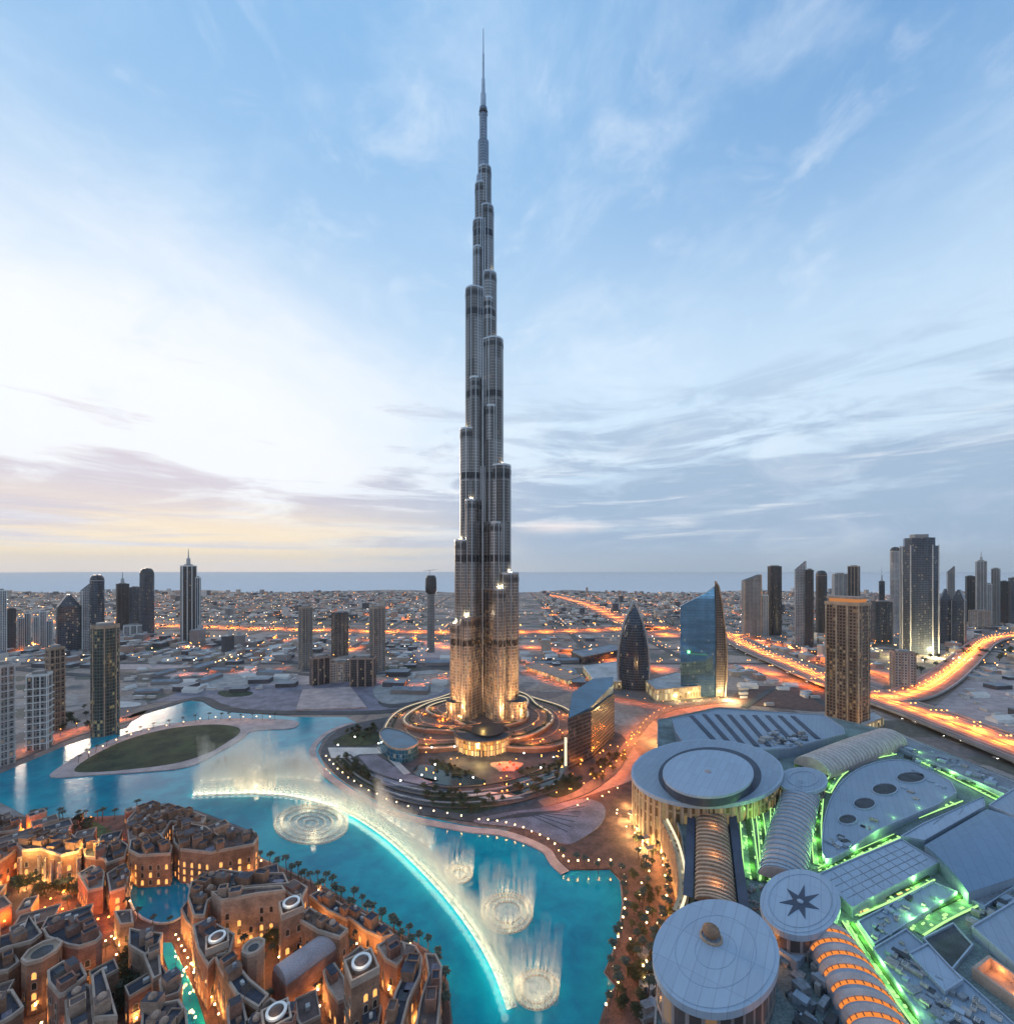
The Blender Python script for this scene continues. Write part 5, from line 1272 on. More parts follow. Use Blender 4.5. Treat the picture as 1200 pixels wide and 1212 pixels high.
h_('long terraced house with two dark roofs below the glowing palace front', [(50, 1102), (69, 1093), (103, 1085), (121, 1109), (114, 1116), (93, 1123), (80, 1121), (65, 1115), (56, 1112)], 20, 'adobe_pink')
h_('square house with a glossy dark roof and pale rim near the orange court', [(56, 1152), (75, 1140), (96, 1143), (103, 1157), (77, 1178), (70, 1181), (57, 1166)], 21, 'adobe_pink')
h_('long narrow house with a dark strip roof beside the dark garden', [(108, 1158), (122, 1148), (139, 1206), (112, 1208)], 20, 'adobe_pale')
h_('house with a bent dark roof in the bottom left corner', [(-30, 1184), (15, 1174), (28, 1195), (14, 1206), (-30, 1230)], 19)
h_('small house with glowing red windows at the left edge', [(-30, 1128), (15, 1127), (23, 1141), (10, 1151), (-30, 1158)], 16, 'adobe', 'flat_roof_tan', .7)
h_('house with a sunken dark court at the bottom edge left of the strip roof', [(76, 1184), (98, 1166), (108, 1170), (113, 1225), (82, 1225)], 18, 'adobe_pale', 'flat_roof_tan')
h_('small pale roofed house on the left shore of the round pool', [(135, 1081), (156, 1079), (158, 1095), (142, 1097)], 14, 'adobe_pale', 'flat_roof_tan')
h_('cluster house with small terraces just below the round pool', [(153, 1101), (174, 1105), (193, 1107), (188, 1119), (171, 1133), (152, 1122)], 16, 'adobe_pale', 'flat_roof')
h_('blank walled pale house between the dark garden and the canal', [(170, 1134), (188, 1120), (191, 1156), (181, 1162)], 16, 'adobe_pale', 'flat_roof_tan')
h_('small pale house on the canal bank with a notched roof', [(188, 1163), (200, 1151), (216, 1169), (212, 1178), (192, 1185)], 16, 'adobe_pale', 'flat_roof_tan')
h_('pale house at the bottom edge between garden and canal', [(168, 1190), (186, 1184), (193, 1190), (212, 1186), (221, 1200), (224, 1235), (166, 1235)], 18, 'adobe_pale', 'flat_roof')
h_('long rosy house along the orange lane carrying the leftmost ringed tower', [(228, 1098), (246, 1090), (278, 1108), (272, 1130), (256, 1134), (246, 1146), (234, 1126)], 19, 'adobe_pink', 'flat_roof_tan')
h_('sweeping arc house with dark terraces facing the round pool and the lake', [(222, 1064), (226, 1046), (262, 1031), (300, 1036), (336, 1035), (342, 1048), (300, 1051), (262, 1056), (246, 1068), (242, 1086), (229, 1086)], 20, 'adobe', 'flat_roof')
h_('narrow crenellated house closing the upper side of the big courtyard', [(250, 1058), (268, 1056), (302, 1052), (334, 1050), (338, 1056), (304, 1060), (262, 1068)], 24, 'adobe_pale', 'flat_roof_tan', .5)
h_('diagonal house with blue black roofs left of the barrel roof', [(252, 1132), (268, 1127), (296, 1162), (318, 1180), (306, 1196), (280, 1180), (262, 1152)], 19, 'adobe', 'flat_roof')
h_('house at the bottom edge carrying the lowest ringed tower', [(306, 1198), (320, 1184), (350, 1204), (366, 1230), (300, 1240), (290, 1214)], 18, 'adobe_pink', 'flat_roof_tan')
h_('house at the bottom edge with red lit lower storeys beside the orange lane', [(268, 1196), (288, 1190), (298, 1232), (272, 1240)], 18, 'adobe_pink', 'flat_roof', .5)
h_('stepped house right of the second ringed tower, behind the barrel roof', [(352, 1090), (366, 1076), (392, 1092), (412, 1102), (402, 1112), (376, 1104)], 20, 'adobe', 'flat_roof_tan', .3)
h_('small house with two rooftop lamps above the second ringed tower', [(334, 1052), (348, 1043), (364, 1052), (358, 1064), (344, 1062)], 18, 'adobe_pink', 'flat_roof_tan', .4)
h_('flat dark terrace house on the lake shore behind the palms, upper one', [(366, 1062), (378, 1056), (404, 1072), (420, 1082), (410, 1090), (388, 1080)], 9, 'adobe', 'flat_roof', .2)
h_('flat dark terrace house on the lake shore behind the palms, lower one', [(408, 1084), (420, 1078), (452, 1096), (466, 1108), (452, 1112), (430, 1102)], 9, 'adobe', 'flat_roof', .2)
h_('rose terrace house with an orange lit roof court near the lake bend', [(446, 1122), (462, 1112), (478, 1118), (480, 1134), (470, 1146), (456, 1138)], 15, 'adobe_pink', 'stone_pink', .5)
h_('curved house with blue black terraces along the lake bend', [(478, 1118), (492, 1122), (500, 1136), (497, 1158), (484, 1186), (474, 1225), (452, 1225), (468, 1176), (480, 1150)], 17, 'adobe', 'flat_roof', .2, 0)
h_('outermost curved rose house at the water edge of the lake bend', [(503, 1131), (516, 1132), (523, 1146), (522, 1170), (518, 1225), (490, 1225), (498, 1184), (507, 1156)], 14, 'adobe_pink', 'flat_roof_tan', .3)
h_('low house with a glowing orange court at the bottom edge', [(418, 1196), (436, 1186), (452, 1194), (446, 1225), (420, 1225)], 12, 'adobe', 'stone_pink', .6)
h_('rosy house with a dark pergola left of the square ringed tower', [(382, 1152), (396, 1142), (408, 1160), (412, 1184), (400, 1188), (388, 1172)], 12, 'adobe_pink', 'stone_pink', .4)
# upper part
h_('brown roofed houses row at the tip of the quarter by the lake', [(150, 972), (164, 957), (206, 954), (244, 968), (240, 976), (202, 974), (192, 990), (152, 998)], 13, 'adobe', 'stone_pink', .3)
h_('amber lit palace wing with a bright cornice over the lake', [(204, 980), (216, 975), (244, 980), (258, 990), (300, 985), (306, 992), (300, 1001), (256, 1009), (250, 1011), (214, 1007), (206, 1000)], 20, 'adobe', 'flat_roof_tan', .75)
h_('arcaded house with tall lit piers above the round pool', [(154, 996), (188, 988), (204, 1003), (202, 1012), (164, 1014), (152, 1008)], 19, 'adobe', 'flat_roof', .5)
h_('small dark roofed houses left of the arcaded house', [(118, 1008), (140, 994), (152, 1002), (148, 1016), (126, 1024)], 15, 'adobe', 'flat_roof', .4)
h_('flat house with purple grey roof terraces below the green court', [(96, 1002), (116, 996), (128, 1004), (124, 1018), (100, 1016)], 15, 'adobe_pink', 'flat_roof', .4)
pal, ppl = h_('palace front glowing yellow under its cornice with a row of lit columns', [(20, 1000), (26, 993), (44, 985), (84, 988), (98, 1000), (92, 1009), (72, 1014), (48, 1006), (26, 1008)], 20, 'adobe', 'flat_roof_tan', .6)
for i in range(len(ppl)):
    a, b = ppl[i], ppl[(i + 1) % len(ppl)]; nm = Vector(((b - a).y, -(b - a).x)).normalized()
    if nm.dot(-a.normalized()) > .2:
        k = max(1, int((b - a).length / 6)); cb = MB()
        for j in range(k + 1):
            q = a.lerp(b, j / k) + nm * .8; cb.lathe([(.8, .8), (.65, 1.6), (.55, 16), (.9, 17)], q.x, q.y, 8)
        cb.each('column', M['parapet'], pal)
        m_ = (a + b) / 2 + nm * 4; light('cornice_light', (m_.x, m_.y, 20.5), 5200, (1, .62, .16), .5, pal); light('column_light', (m_.x, m_.y, 3), 3200, (1, .55, .18), .4, pal)
h_('left wing of the glowing palace running to the picture edge', [(-30, 1012), (16, 996), (22, 1006), (-4, 1024), (-30, 1036)], 16, 'adobe_pink', 'stone_pink', .6)
h_('low house with grey pyramidal tents at the left shore corner', [(-30, 962), (8, 966), (26, 972), (22, 984), (-30, 990)], 9, 'adobe', 'stone_pink', .3)
h_('rose house facing the square right of the palace front', [(92, 1036), (110, 1026), (124, 1034), (122, 1052), (104, 1056)], 14, 'adobe_pink', 'stone_pink', .5)
h_('house with an arched passage left of the round pool', [(126, 1036), (146, 1024), (154, 1034), (148, 1052), (130, 1058)], 13, 'adobe', 'flat_roof_tan', .6)
h_('dark terrace house on the right shore of the round pool', [(224, 1066), (234, 1090), (228, 1100), (220, 1092), (214, 1078)], 12, 'adobe', 'flat_roof', .2)
# towers with a white ring
def ring_tower(label, px, py, r_px, z, half=None, rot=.6, body='adobe'):
    q = P(px, py, z); sc = F * (H - z) / (py - HZ) / F; r = r_px * sc
    o = thing('ringed_tower', label, 'tower', (q.x, q.y, .8)); hw = (half or r_px * 1.25) * sc
    pl = [Vector((q.x, q.y)) + Matrix.Rotation(rot, 2) @ Vector(v) * hw for v in ((-1, -1), (1, -1), (1, 1), (-1, 1))]
    MB().prism(pl, .8, z - 3, 0, 0).build('wall', M[body], o)
    MB().ringwall(inset(pl, -.15), .7, z - 4, z - 1.2).build('parapet', M['parapet'], o)
    MB().lathe([(r * .86, z - 3), (r * .86, z - .3)], q.x, q.y, 28).build('drum', M['adobe_pale'], o)
    b = MB()
    for k in range(32):
        a, c_ = 2 * math.pi * k / 32, 2 * math.pi * (k + 1) / 32
        f = lambda rr_, an, zz: (q.x + rr_ * math.cos(an), q.y + rr_ * math.sin(an), zz)
        b.face([f(r, a, z), f(r, c_, z), f(r * .72, c_, z), f(r * .72, a, z)]); b.face([f(r, a, z - .8), f(r, c_, z - .8), f(r, c_, z), f(r, a, z)])
        b.face([f(r * .72, c_, z - .5), f(r * .72, a, z - .5), f(r * .72, a, z), f(r * .72, c_, z)])
    b.build('ring', M['white_paint'], o)
    MB().lathe([(r * .73, z - .5), (r * .5, z + .3), (0, z + .7)], q.x, q.y, 24).build('dome', M['flat_roof_tan'], o)
    placed.append(pl); add_windows(o, pl, 2, z - 4, 3.4, .3, 24)
    light('ring_light', (q.x + r * .2, q.y - r * 1.15, z + 2), 260, (1, .75, .45), .3, o)
ring_tower('round white ringed tower top leftmost of four, above the orange lane', 257, 1108, 9, 25)
ring_tower('white ringed tower highest of four, at the upper corner of the courtyard', 345, 1067, 9.5, 28)
ring_tower('lowest of the four white ringed towers, at the bottom edge', 327, 1196, 11.5, 25)
ring_tower('square tower with a white ring nearest the lake, tallest of four', 428, 1137, 11.5, 32, 16)
ot = P(300, 1122, 22); o = thing('octagon_tower', 'stubby eight sided tower with a round hole in its roof inside the courtyard', 'tower', (ot.x, ot.y, .8))
pl = ring(ot.x, ot.y, 4.4, 8); MB().prism(pl, .8, 22).build('wall', [M['adobe_pale'], M['parapet']], o); MB().ringwall(inset(pl, -.2), .8, 21.5, 23).build('parapet', M['parapet'], o)
MB().lathe([(2.0, 22.05), (2.0, 22.15), (0, 22.15)], ot.x, ot.y, 16).build('opening', M['roof_dark'], o); placed.append(pl)
ot = P(50, 1127, 22); o = thing('octagon_tower', 'tan eight sided tower with a dark round opening left of the square glossy roof', 'tower', (ot.x, ot.y, .8))
pl = ring(ot.x, ot.y, 6.0, 8); MB().prism(pl, .8, 22).build('wall', [M['adobe'], M['stone_tan']], o); MB().ringwall(inset(pl, -.2), .8, 21.5, 23).build('parapet', M['parapet'], o)
MB().lathe([(3.4, 22.05), (3.4, 22.15), (0, 22.15)], ot.x, ot.y, 16).build('opening', M['roof_dark'], o); placed.append(pl); add_windows(o, pl, 1, 21, 4, .2, 20)
# barrel roof
a, c_ = P(331, 1158, 15), P(404, 1106, 15); tn = (c_ - a).normalized(); n = Vector((-tn.y, tn.x, 0)); wd = 11.5
o = thing('barrel_roof_hall', 'long hall with a smooth pale lilac barrel roof across the quarter', 'hall', (*((a + c_) / 2).xy, .8))
b = MB(); A = [a + n * wd / 2 * math.cos(math.pi * k / 14) + Vector((0, 0, 4.2 * math.sin(math.pi * k / 14))) for k in range(15)]; B = [q + (c_ - a) for q in A]
for k in range(14): b.face([A[k], A[k + 1], B[k + 1], B[k]])
b.face(A); b.face(B[::-1]); b.build('barrel_roof', M['barrel_lilac'], o)
pl = [(a + n * wd / 2).xy, (a - n * wd / 2).xy, (c_ - n * wd / 2).xy, (c_ + n * wd / 2).xy]; MB().prism(inset(pl, -.3), .8, 15.1, 0, 0).build('wall', M['adobe_pink'], o); placed.append(ccw(pl))
# green sports court
patch('court', [(98, 984), (112, 972), (132, 984), (112, 1000)], 1.4, 'planter', .6)
# smaller houses packed between
lanes = [XY([(196, 1106), (215, 1106), (232, 1136), (252, 1180), (275, 1262), (220, 1262), (204, 1180), (184, 1120)]), ell(190, 1064, 46, 42), XY([(150, 1130), (178, 1134), (186, 1180), (160, 1190), (142, 1160)]), XY([(118, 1108), (146, 1108), (148, 1160), (120, 1158)]),
         XY([(262, 1072), (340, 1062), (360, 1100), (318, 1146), (290, 1112)]), XY([(340, 1175), (410, 1118), (400, 1150), (380, 1180)]), XY([(10, 1030), (86, 1032), (120, 1066), (20, 1075)]), XY([(94, 984), (112, 968), (136, 984), (112, 1004)])]
quarter = ccw(XY([(-60, 972), (30, 974), (80, 976), (150, 974), (162, 964), (200, 960), (236, 970), (290, 992), (296, 1020), (330, 1034), (386, 1062), (428, 1088), (474, 1116), (508, 1140), (520, 1170), (524, 1262), (-60, 1262)]))
def free(pl, gap=1.8):
    big_ = inset(pl, -gap); pts = big_ + [(big_[i] + big_[i - 1]) / 2 for i in range(len(big_))] + [sum(big_, Vector((0, 0))) / len(big_)]
    for q in pts:
        if not inside(q.x, q.y, quarter): return False
        for o in placed + lanes:
            if inside(q.x, q.y, o): return False
    for o in placed:
        for q in o:
            if inside(q[0], q[1], big_): return False
    return True
cnt = 0
for _ in range(6000):
    if cnt >= 34: break
    px, py = ro.uniform(-30, 530), ro.uniform(965, 1230); q = P(px, py)
    w, d, rt = ro.uniform(8, 17), ro.uniform(7, 12), ro.choice((.55, .55 + math.pi / 2, -.5, .9))
    if cnt > 20: w *= .75; d *= .75
    pl = [q.xy + Matrix.Rotation(rt, 2) @ Vector(v) for v in ((-w / 2, -d / 2), (w / 2, -d / 2), (w / 2, d / 2), (-w / 2, d / 2))]
    if not free(pl): continue
    z = ro.choice((8, 10, 12, 13)); cnt += 1; wl = ro.choice(('adobe', 'adobe_pink', 'adobe_pale')); c0 = q.xy
    o = thing('small_house', 'small sand coloured flat roofed house packed between the larger ones of the old quarter', 'house', (c0.x, c0.y, .8), 'small houses packed into the sand coloured quarter')
    MB().prism(pl, .8, z, 0, 0).build('wall', M[wl], o); MB().prism(inset(pl, .4), z - .2, z + .1, 0, 0).build('roof', M[ro.choice(('flat_roof', 'flat_roof_tan'))], o)
    MB().ringwall(inset(pl, -.05), .45, z - .4, z + 1.0).build('parapet', M['parapet'], o); placed.append(ccw(pl)); add_windows(o, pl, .8, z, 3.6, .35, 14)
    b = MB(); b.box(c0.x, c0.y, z + .1, 2, 1.6, 1.5, rt); b.build('roof_box', M['paleconcrete'], o)
# ================================================================== FOUNTAIN
def spray_mat(name, a0, a1):
    m_, t = newmat(name); uvn = t.n('ShaderNodeUVMap'); sp = t.n('ShaderNodeSeparateXYZ'); t.put(sp.inputs[0], uvn.outputs[0])
    geo = t.n('ShaderNodeNewGeometry'); n = t.noise(geo.outputs['Position'], .35, 4, .6)
    al = t.m('MULTIPLY', t.lerp(t.m('POWER', sp.outputs[1], .8), a0, a1), t.rng(n, .25, .75, .55, 1.35))
    d = t.n('ShaderNodeBsdfDiffuse'); t.put(d.inputs[0], (.93, .90, .80)); tl = t.n('ShaderNodeBsdfTranslucent'); t.put(tl.inputs[0], (.93, .90, .80))
    m1 = t.n('ShaderNodeMixShader'); m1.inputs[0].default_value = .5; t.t.links.new(d.outputs[0], m1.inputs[1]); t.t.links.new(tl.outputs[0], m1.inputs[2])
    tr = t.n('ShaderNodeBsdfTransparent'); m2 = t.n('ShaderNodeMixShader'); t.put(m2.inputs[0], al)
    t.t.links.new(tr.outputs[0], m2.inputs[1]); t.t.links.new(m1.outputs[0], m2.inputs[2]); out(t, m2.outputs[0])
spray_mat('spray', .14, .028); spray_mat('spray_dense', .5, .15); spray_mat('foam', .9, .9)
rf = random.Random(8)
def jet(b, x, y, z, h, r0, r1, n=5):
    for z0, z1, q0, q1, v0, v1 in ((0, .5, r0, (r0 + r1) * .45, 0, .5), (.5, 1, (r0 + r1) * .45, r1, .5, 1)):
        for k in range(n):
            a, c_ = 2 * math.pi * k / n, 2 * math.pi * (k + 1) / n
            b.face([(x + q0 * math.cos(a), y + q0 * math.sin(a), z + h * z0), (x + q0 * math.cos(c_), y + q0 * math.sin(c_), z + h * z0), (x + q1 * math.cos(c_), y + q1 * math.sin(c_), z + h * z1), (x + q1 * math.cos(a), y + q1 * math.sin(a), z + h * z1)],
                   [(k, v0), (k, v0), (k, v1), (k, v1)])
def fountain_arc(label, pts, rows, hmin, hmax, step, lp, lcol, lstep):
    path = [P(a, b_, .2) for a, b_ in smooth(pts, 8)]; c0 = path[len(path) // 2]
    o = thing('fountain_arc', label, 'fountain', (c0.x, c0.y, .15))
    b = MB(); b.ribbon(path, .5, -.05, .35); b.build('nozzle_pipe', M['steel'], o)
    f = MB(); f.ribbon(path, 4.6, -.03, .05, side=False); f.build('foam', M['foam'], o)
    j = MB(); lo = MB()
    for q, r in along(path, step):
        for k in range(rows):
            v = Vector((-math.sin(r), math.cos(r))) * (k * 2.6)
            tp = min(1, .35 + (q - path[-1]).length / 70)
            jet(j, q.x + v.x + rf.uniform(-.5, .5), q.y + v.y + rf.uniform(-.5, .5), .3, rf.uniform(hmin, hmax) * (1 - .12 * k) * (.8 + .3 * math.sin(q.x * .11 + k)) * tp, .6, rf.uniform(2.0, 3.8), 7)
        jet(lo, q.x, q.y, .3, rf.uniform(2.0, 3.4), .35, .8)
    tag(j.build('water_jets', M['spray'], o), kind='stuff'); tag(lo.build('low_jets', M['spray_dense'], o), kind='stuff')
    for q, r in along(path, lstep): 
        v = Vector((math.sin(r), -math.cos(r))) * 2.2; light('jet_light', (q.x + v.x * (1.4 if hmax < 30 else -.4), q.y + v.y * (1.4 if hmax < 30 else -.4), 3.0 if hmax < 30 else 1.6), lp, lcol, 1.6, o)
fountain_arc('long curved line of white fountain jets sweeping across the lake towards the bottom', [(402, 957), (430, 971), (470, 1000), (520, 1049), (560, 1099), (588, 1147), (606, 1194)], 3, 14, 23, 1.5, 520, (.97, 1, .70), 4)
fountain_arc('straight far line of tall fountain jets left of the curved line', [(229, 942), (270, 940), (310, 940), (350, 944), (402, 957)], 4, 36, 50, 1.6, 900, (1, .92, .72), 5)
fountain_arc('short inner curve of fountain jets between the long line and the tower park', [(445, 962), (480, 985), (508, 1004)], 3, 18, 30, 1.5, 800, (1, .94, .75), 9)
fountain_arc('rear straight line of tall pale fountain jets between lawn island and park', [(238, 926), (290, 922), (340, 921), (380, 926)], 3, 34, 46, 1.7, 700, (1, .93, .74), 9)
def fountain_ring(label, px, py, rx, ry, h, tiers=(1.0, .72, .42), lp=2600, hz=4.0):
    e0 = ell(px, py, rx, ry, 64); c_ = sum(e0, Vector((0, 0))) / 64
    o = thing('fountain_ring', label, 'fountain', (c_.x, c_.y, .15))
    b = MB(); b.prism([c_ + (q - c_) * 1.04 for q in e0], .16, .22, 0, 0); b.build('foam', M['foam'], o)
    pb = MB(); j = MB(); lo = MB()
    for k, s in enumerate(tiers):
        pl = [c_ + (q - c_) * s for q in e0]; pb.ringwall(pl, .35, .15, .6)
        L_ = sum((pl[i] - pl[i - 1]).length for i in range(64)); n = int(L_ / 1.6)
        for i in range(n):
            u = i / n * 64; q = pl[int(u)].lerp(pl[(int(u) + 1) % 64], u % 1)
            jet(lo, q.x, q.y, .3, rf.uniform(.7, 1.1) * hz * (1 + .5 * k * 0), .3, .8)
            if k < 2 and i % 2 == 0: jet(j, q.x, q.y, .3, rf.uniform(.6, 1.15) * h * (1 if k == 0 else .75), .6, rf.uniform(1.6, 3.0), 7)
    pb.build('nozzle_pipe', M['stone_tan'], o); tag(j.build('water_jets', M['spray'], o), kind='stuff'); tag(lo.build('low_jets', M['spray_dense'], o), kind='stuff')
    for i in range(0, 64, 16): light('ring_light', (*(c_ + (e0[i] - c_) * .8), 5.0), lp * .7, (1, .80, .50), 2, o)
fountain_ring('largest fountain ring, left end of the lake in front of the far jet line', 368, 977, 43, 23, 13, (1, .82, .60, .40, .2), 3000, 2.4)
fountain_ring('small flat fountain ring behind the far straight jet line', 302, 930, 24, 9, 24, (1, .6), 3000, 3)
fountain_ring('smallest fountain ring, between the long curve and the right bank', 543, 1036, 16, 11, 17, (1, .55), 1400, 3)
fountain_ring('middle fountain ring with an open dark centre right of the long curve', 600, 1082, 30, 24, 22, (1, .80, .55), 1500, 3)
fountain_ring('nearest fountain ring close to the bottom edge', 635, 1173, 26, 24, 24, (1, .72), 1200, 3)

# ================================================================== TREES
def leafmat(name, a, b_):
    m_, t = newmat(name); oi = t.n('ShaderNodeObjectInfo'); geo = t.n('ShaderNodeNewGeometry')
    n = t.noise(geo.outputs['Position'], .6, 3, .6); b = t.n('ShaderNodeBsdfPrincipled')
    t.put(b.inputs['Base Color'], t.mix(t.m('ADD', t.m('MULTIPLY', oi.outputs['Random'], .5), t.m('MULTIPLY', n, .5)), a, b_)); b.inputs['Roughness'].default_value = .7
    out(t, b.outputs[0])
leafmat('leaf', (.022, .036, .014), (.060, .070, .026)); leafmat('palm_leaf', (.020, .034, .022), (.050, .062, .036))
def make_palm():
    o = thing('palm_tree', 'palm', 'palm tree', (0, 0, 0)); b = MB(); p0 = Vector((0, 0, 0))
    for k in range(5):
        p1 = Vector((.12 * (k + 1) ** 1.3, 0, 1.5 * (k + 1))); b.tube(p0, p1, .26 - .02 * k, .24 - .02 * k, 6); p0 = p1
    b.build('trunk', M['trunk'], o); c_ = MB()
    for k in range(16):
        a = 2 * math.pi * k / 16 + rf.uniform(-.15, .15); up = rf.uniform(.1, 1.0); ln = rf.uniform(2.2, 3.0); q = p0.copy(); d = Vector((math.cos(a), math.sin(a), up)).normalized(); wv = Vector((-math.sin(a), math.cos(a), 0))
        for s in range(4):
            q2 = q + d * ln / 4; w0, w1 = (.16, .5, .55, .38)[s], (.5, .55, .38, .04)[s]
            c_.face([q - wv * w0 - Vector((0, 0, .2 * w0)), q, q2, q2 - wv * w1 - Vector((0, 0, .2 * w1))]); c_.face([q, q + wv * w0 - Vector((0, 0, .2 * w0)), q2 + wv * w1 - Vector((0, 0, .2 * w1)), q2])
            q = q2; d = (d + Vector((0, 0, -.42))).normalized()
    c_.build('crown', M['palm_leaf'], o); return o
def make_tree(seed):
    r = random.Random(seed); o = thing('leafy_tree', 'tree', 'tree', (0, 0, 0)); b = MB(); b.tube((0, 0, 0), (0, 0, 2.4), .28, .2, 6); tips = []
    for k in range(7):
        a = 2.4 * k + r.random(); q = Vector((math.cos(a) * r.uniform(.9, 2.1), math.sin(a) * r.uniform(.9, 2.1), r.uniform(3.2, 5.6))); b.tube((0, 0, 2.0), q, .14, .05, 5); tips.append(q)
    tips.append(Vector((0, 0, 5.8))); b.build('trunk', M['trunk'], o); c_ = MB()
    for q in tips:
        for _ in range(46):
            v = Vector((r.gauss(0, 1), r.gauss(0, 1), r.gauss(0, .8))).normalized() * r.uniform(.4, 1.35) + q
            u = Vector((r.uniform(-1, 1), r.uniform(-1, 1), r.uniform(-1, 1))).normalized(); w = u.orthogonal().normalized() * .22; u *= .42
            c_.face([v - u, v + w, v + u, v - w])
    c_.build('crown', M['leaf'], o); return o
def make_shrub():
    r = random.Random(77); o = thing('shrub', 'shrub', 'shrub', (0, 0, 0)); b = MB(); b.tube((0, 0, 0), (0, 0, .9), .12, .08, 5); b.build('stem', M['trunk'], o); c_ = MB()
    for _ in range(170):
        v = Vector((r.gauss(0, 1), r.gauss(0, 1), r.gauss(0, 1))).normalized() * r.uniform(.5, 1.5) * Vector((1, 1, .7)).length / 1.6; v.z = abs(v.z) * .9 + .5
        u = Vector((r.uniform(-1, 1), r.uniform(-1, 1), r.uniform(-1, 1))).normalized(); w = u.orthogonal().normalized() * .2; u *= .38; c_.face([v - u, v + w, v + u, v - w])
    c_.build('crown', M['leaf'], o); return o
shrub = copier(make_shrub()); palm = copier(make_palm()); trees = [copier(make_tree(s)) for s in (1, 2, 3)]
allbuilt = placed + [ell(190, 1064, 38, 33)]
def clear(p, pad=0): return not any(inside(p.x, p.y, q) for q in allbuilt)
rt = random.Random(31)
PL = {'shore': ('palm standing on the lake shore of the sand coloured quarter', 'palms along the quarter shore'), 'prom': ('palm on the red brick promenade right of the lake', 'palms on the brick promenade'),
      'lane': ('palm between the houses of the sand coloured quarter', 'palms between the quarter houses'), 'pool': ('palm at the edge of the round pool', 'palms round the pool')}
def plant_line(pts, step, key, jit=1.5, sc=(.8, 1.15), z=.8):
    for q, r in along([P(a, b_) for a, b_ in smooth(pts, 6)], step):
        q = q + Vector((rt.uniform(-jit, jit), rt.uniform(-jit, jit), 0))
        if clear(q): palm((q.x, q.y, z), rt.uniform(0, 6.3), rt.uniform(*sc), PL[key][0], PL[key][1])
plant_line([(312, 1025), (334, 1031), (386, 1057), (430, 1083), (476, 1112), (510, 1136), (524, 1166), (528, 1210)], 6.2, 'shore')
plant_line([(330, 1036), (384, 1062), (426, 1088), (472, 1116), (504, 1138)], 9.0, 'shore', 2.5)
PL['isl'] = ('palm on the pink walk around the lawn island', 'palms on the lawn island')
plant_line([(92, 905), (150, 874), (200, 861), (255, 853), (330, 853)], 13, 'isl', 2, (.8, 1.1), 1.0)
plant_line([(36, 971), (80, 974), (148, 970), (162, 961)], 7, 'shore', 2.5)
plant_line([(668, 1024), (700, 1034), (724, 1036), (738, 1050), (740, 1085), (734, 1115), (722, 1150), (732, 1172), (718, 1200)], 7, 'prom', 1)
plant_line([(780, 1005), (792, 1040), (790, 1080), (776, 1130), (764, 1190)], 5, 'prom', 1.5)
plant_line([(755, 1010), (764, 1060), (758, 1110), (745, 1170)], 8, 'prom', 3)
for k in range(14):
    a = 2 * math.pi * k / 14; q = P(190 + 43 * math.cos(a), 1064 + 38 * math.sin(a))
    if clear(q): palm((q.x, q.y, .8), a, rt.uniform(.6, .9), *PL['pool'])
nl = 0
for _ in range(900):
    if nl >= 95: break
    q = P(rt.uniform(-20, 520), rt.uniform(975, 1225))
    if clear(q) and inside(q.x, q.y, quarter) and not inside(q.x, q.y, lanes[0]):
        palm((q.x, q.y, .8), rt.uniform(0, 6), rt.uniform(.65, 1.0), *PL['lane']); nl += 1
def grove(poly, n, label, group, sc=(.8, 1.3), z=.8, chk=True):
    k = 0
    for _ in range(n * 12):
        if k >= n: break
        a, b_ = rt.uniform(min(p[0] for p in poly), max(p[0] for p in poly)), rt.uniform(min(p[1] for p in poly), max(p[1] for p in poly))
        if not inside(a, b_, poly): continue
        q = P(a, b_)
        if chk and not clear(q): continue
        trees[rt.randrange(3)]((q.x, q.y, z), rt.uniform(0, 6), rt.uniform(*sc), label, group); k += 1
grove([(150, 1132), (176, 1136), (184, 1170), (176, 1195), (160, 1215), (140, 1215), (145, 1165)], 42, 'leafy tree in the dark walled garden at the bottom left', 'trees in the dark walled garden')
grove([(268, 1078), (330, 1070), (345, 1098), (320, 1140), (296, 1105)], 22, 'leafy tree in the big courtyard of the quarter', 'courtyard trees')
grove([(340, 1178), (410, 1122), (402, 1150), (384, 1182)], 20, 'leafy tree along the foot of the barrel roof', 'trees beside the barrel roof')
grove([(15, 1034), (84, 1034), (115, 1064), (25, 1072)], 22, 'leafy tree on the square below the palace front', 'trees on the palace square')
grove([(80, 976), (110, 974), (100, 992), (84, 988)], 8, 'leafy tree behind the glowing palace', 'trees behind the palace')
grove([(404, 868), (444, 862), (450, 874), (410, 880)], 22, 'leafy tree on the far lawn of the tower park', 'trees on the far park lawn', (.7, 1.1))
grove([(394, 902), (415, 898), (450, 936), (430, 936)], 30, 'leafy tree along the park edge facing the fountain', 'trees on the park edge', (.7, 1.1))
grove([(500, 936), (545, 940), (600, 950), (560, 964), (510, 955)], 26, 'leafy tree in the dark front part of the tower park', 'trees in front of the tower', (.7, 1.1))
grove([(600, 935), (670, 920), (700, 925), (650, 948)], 30, 'leafy tree in the park right of the red lit court', 'trees right of the red court', (.7, 1.1))
grove([(690, 920), (725, 895), (748, 880), (752, 890), (715, 928)], 18, 'leafy tree along the orange lit road beside the office block', 'trees along the orange road', (.8, 1.1), 0)
grove([(470, 862), (500, 850), (525, 856), (505, 880)], 14, 'leafy tree left of the terraces under the tallest tower', 'trees beside the terraces', (.8, 1.1), .6)
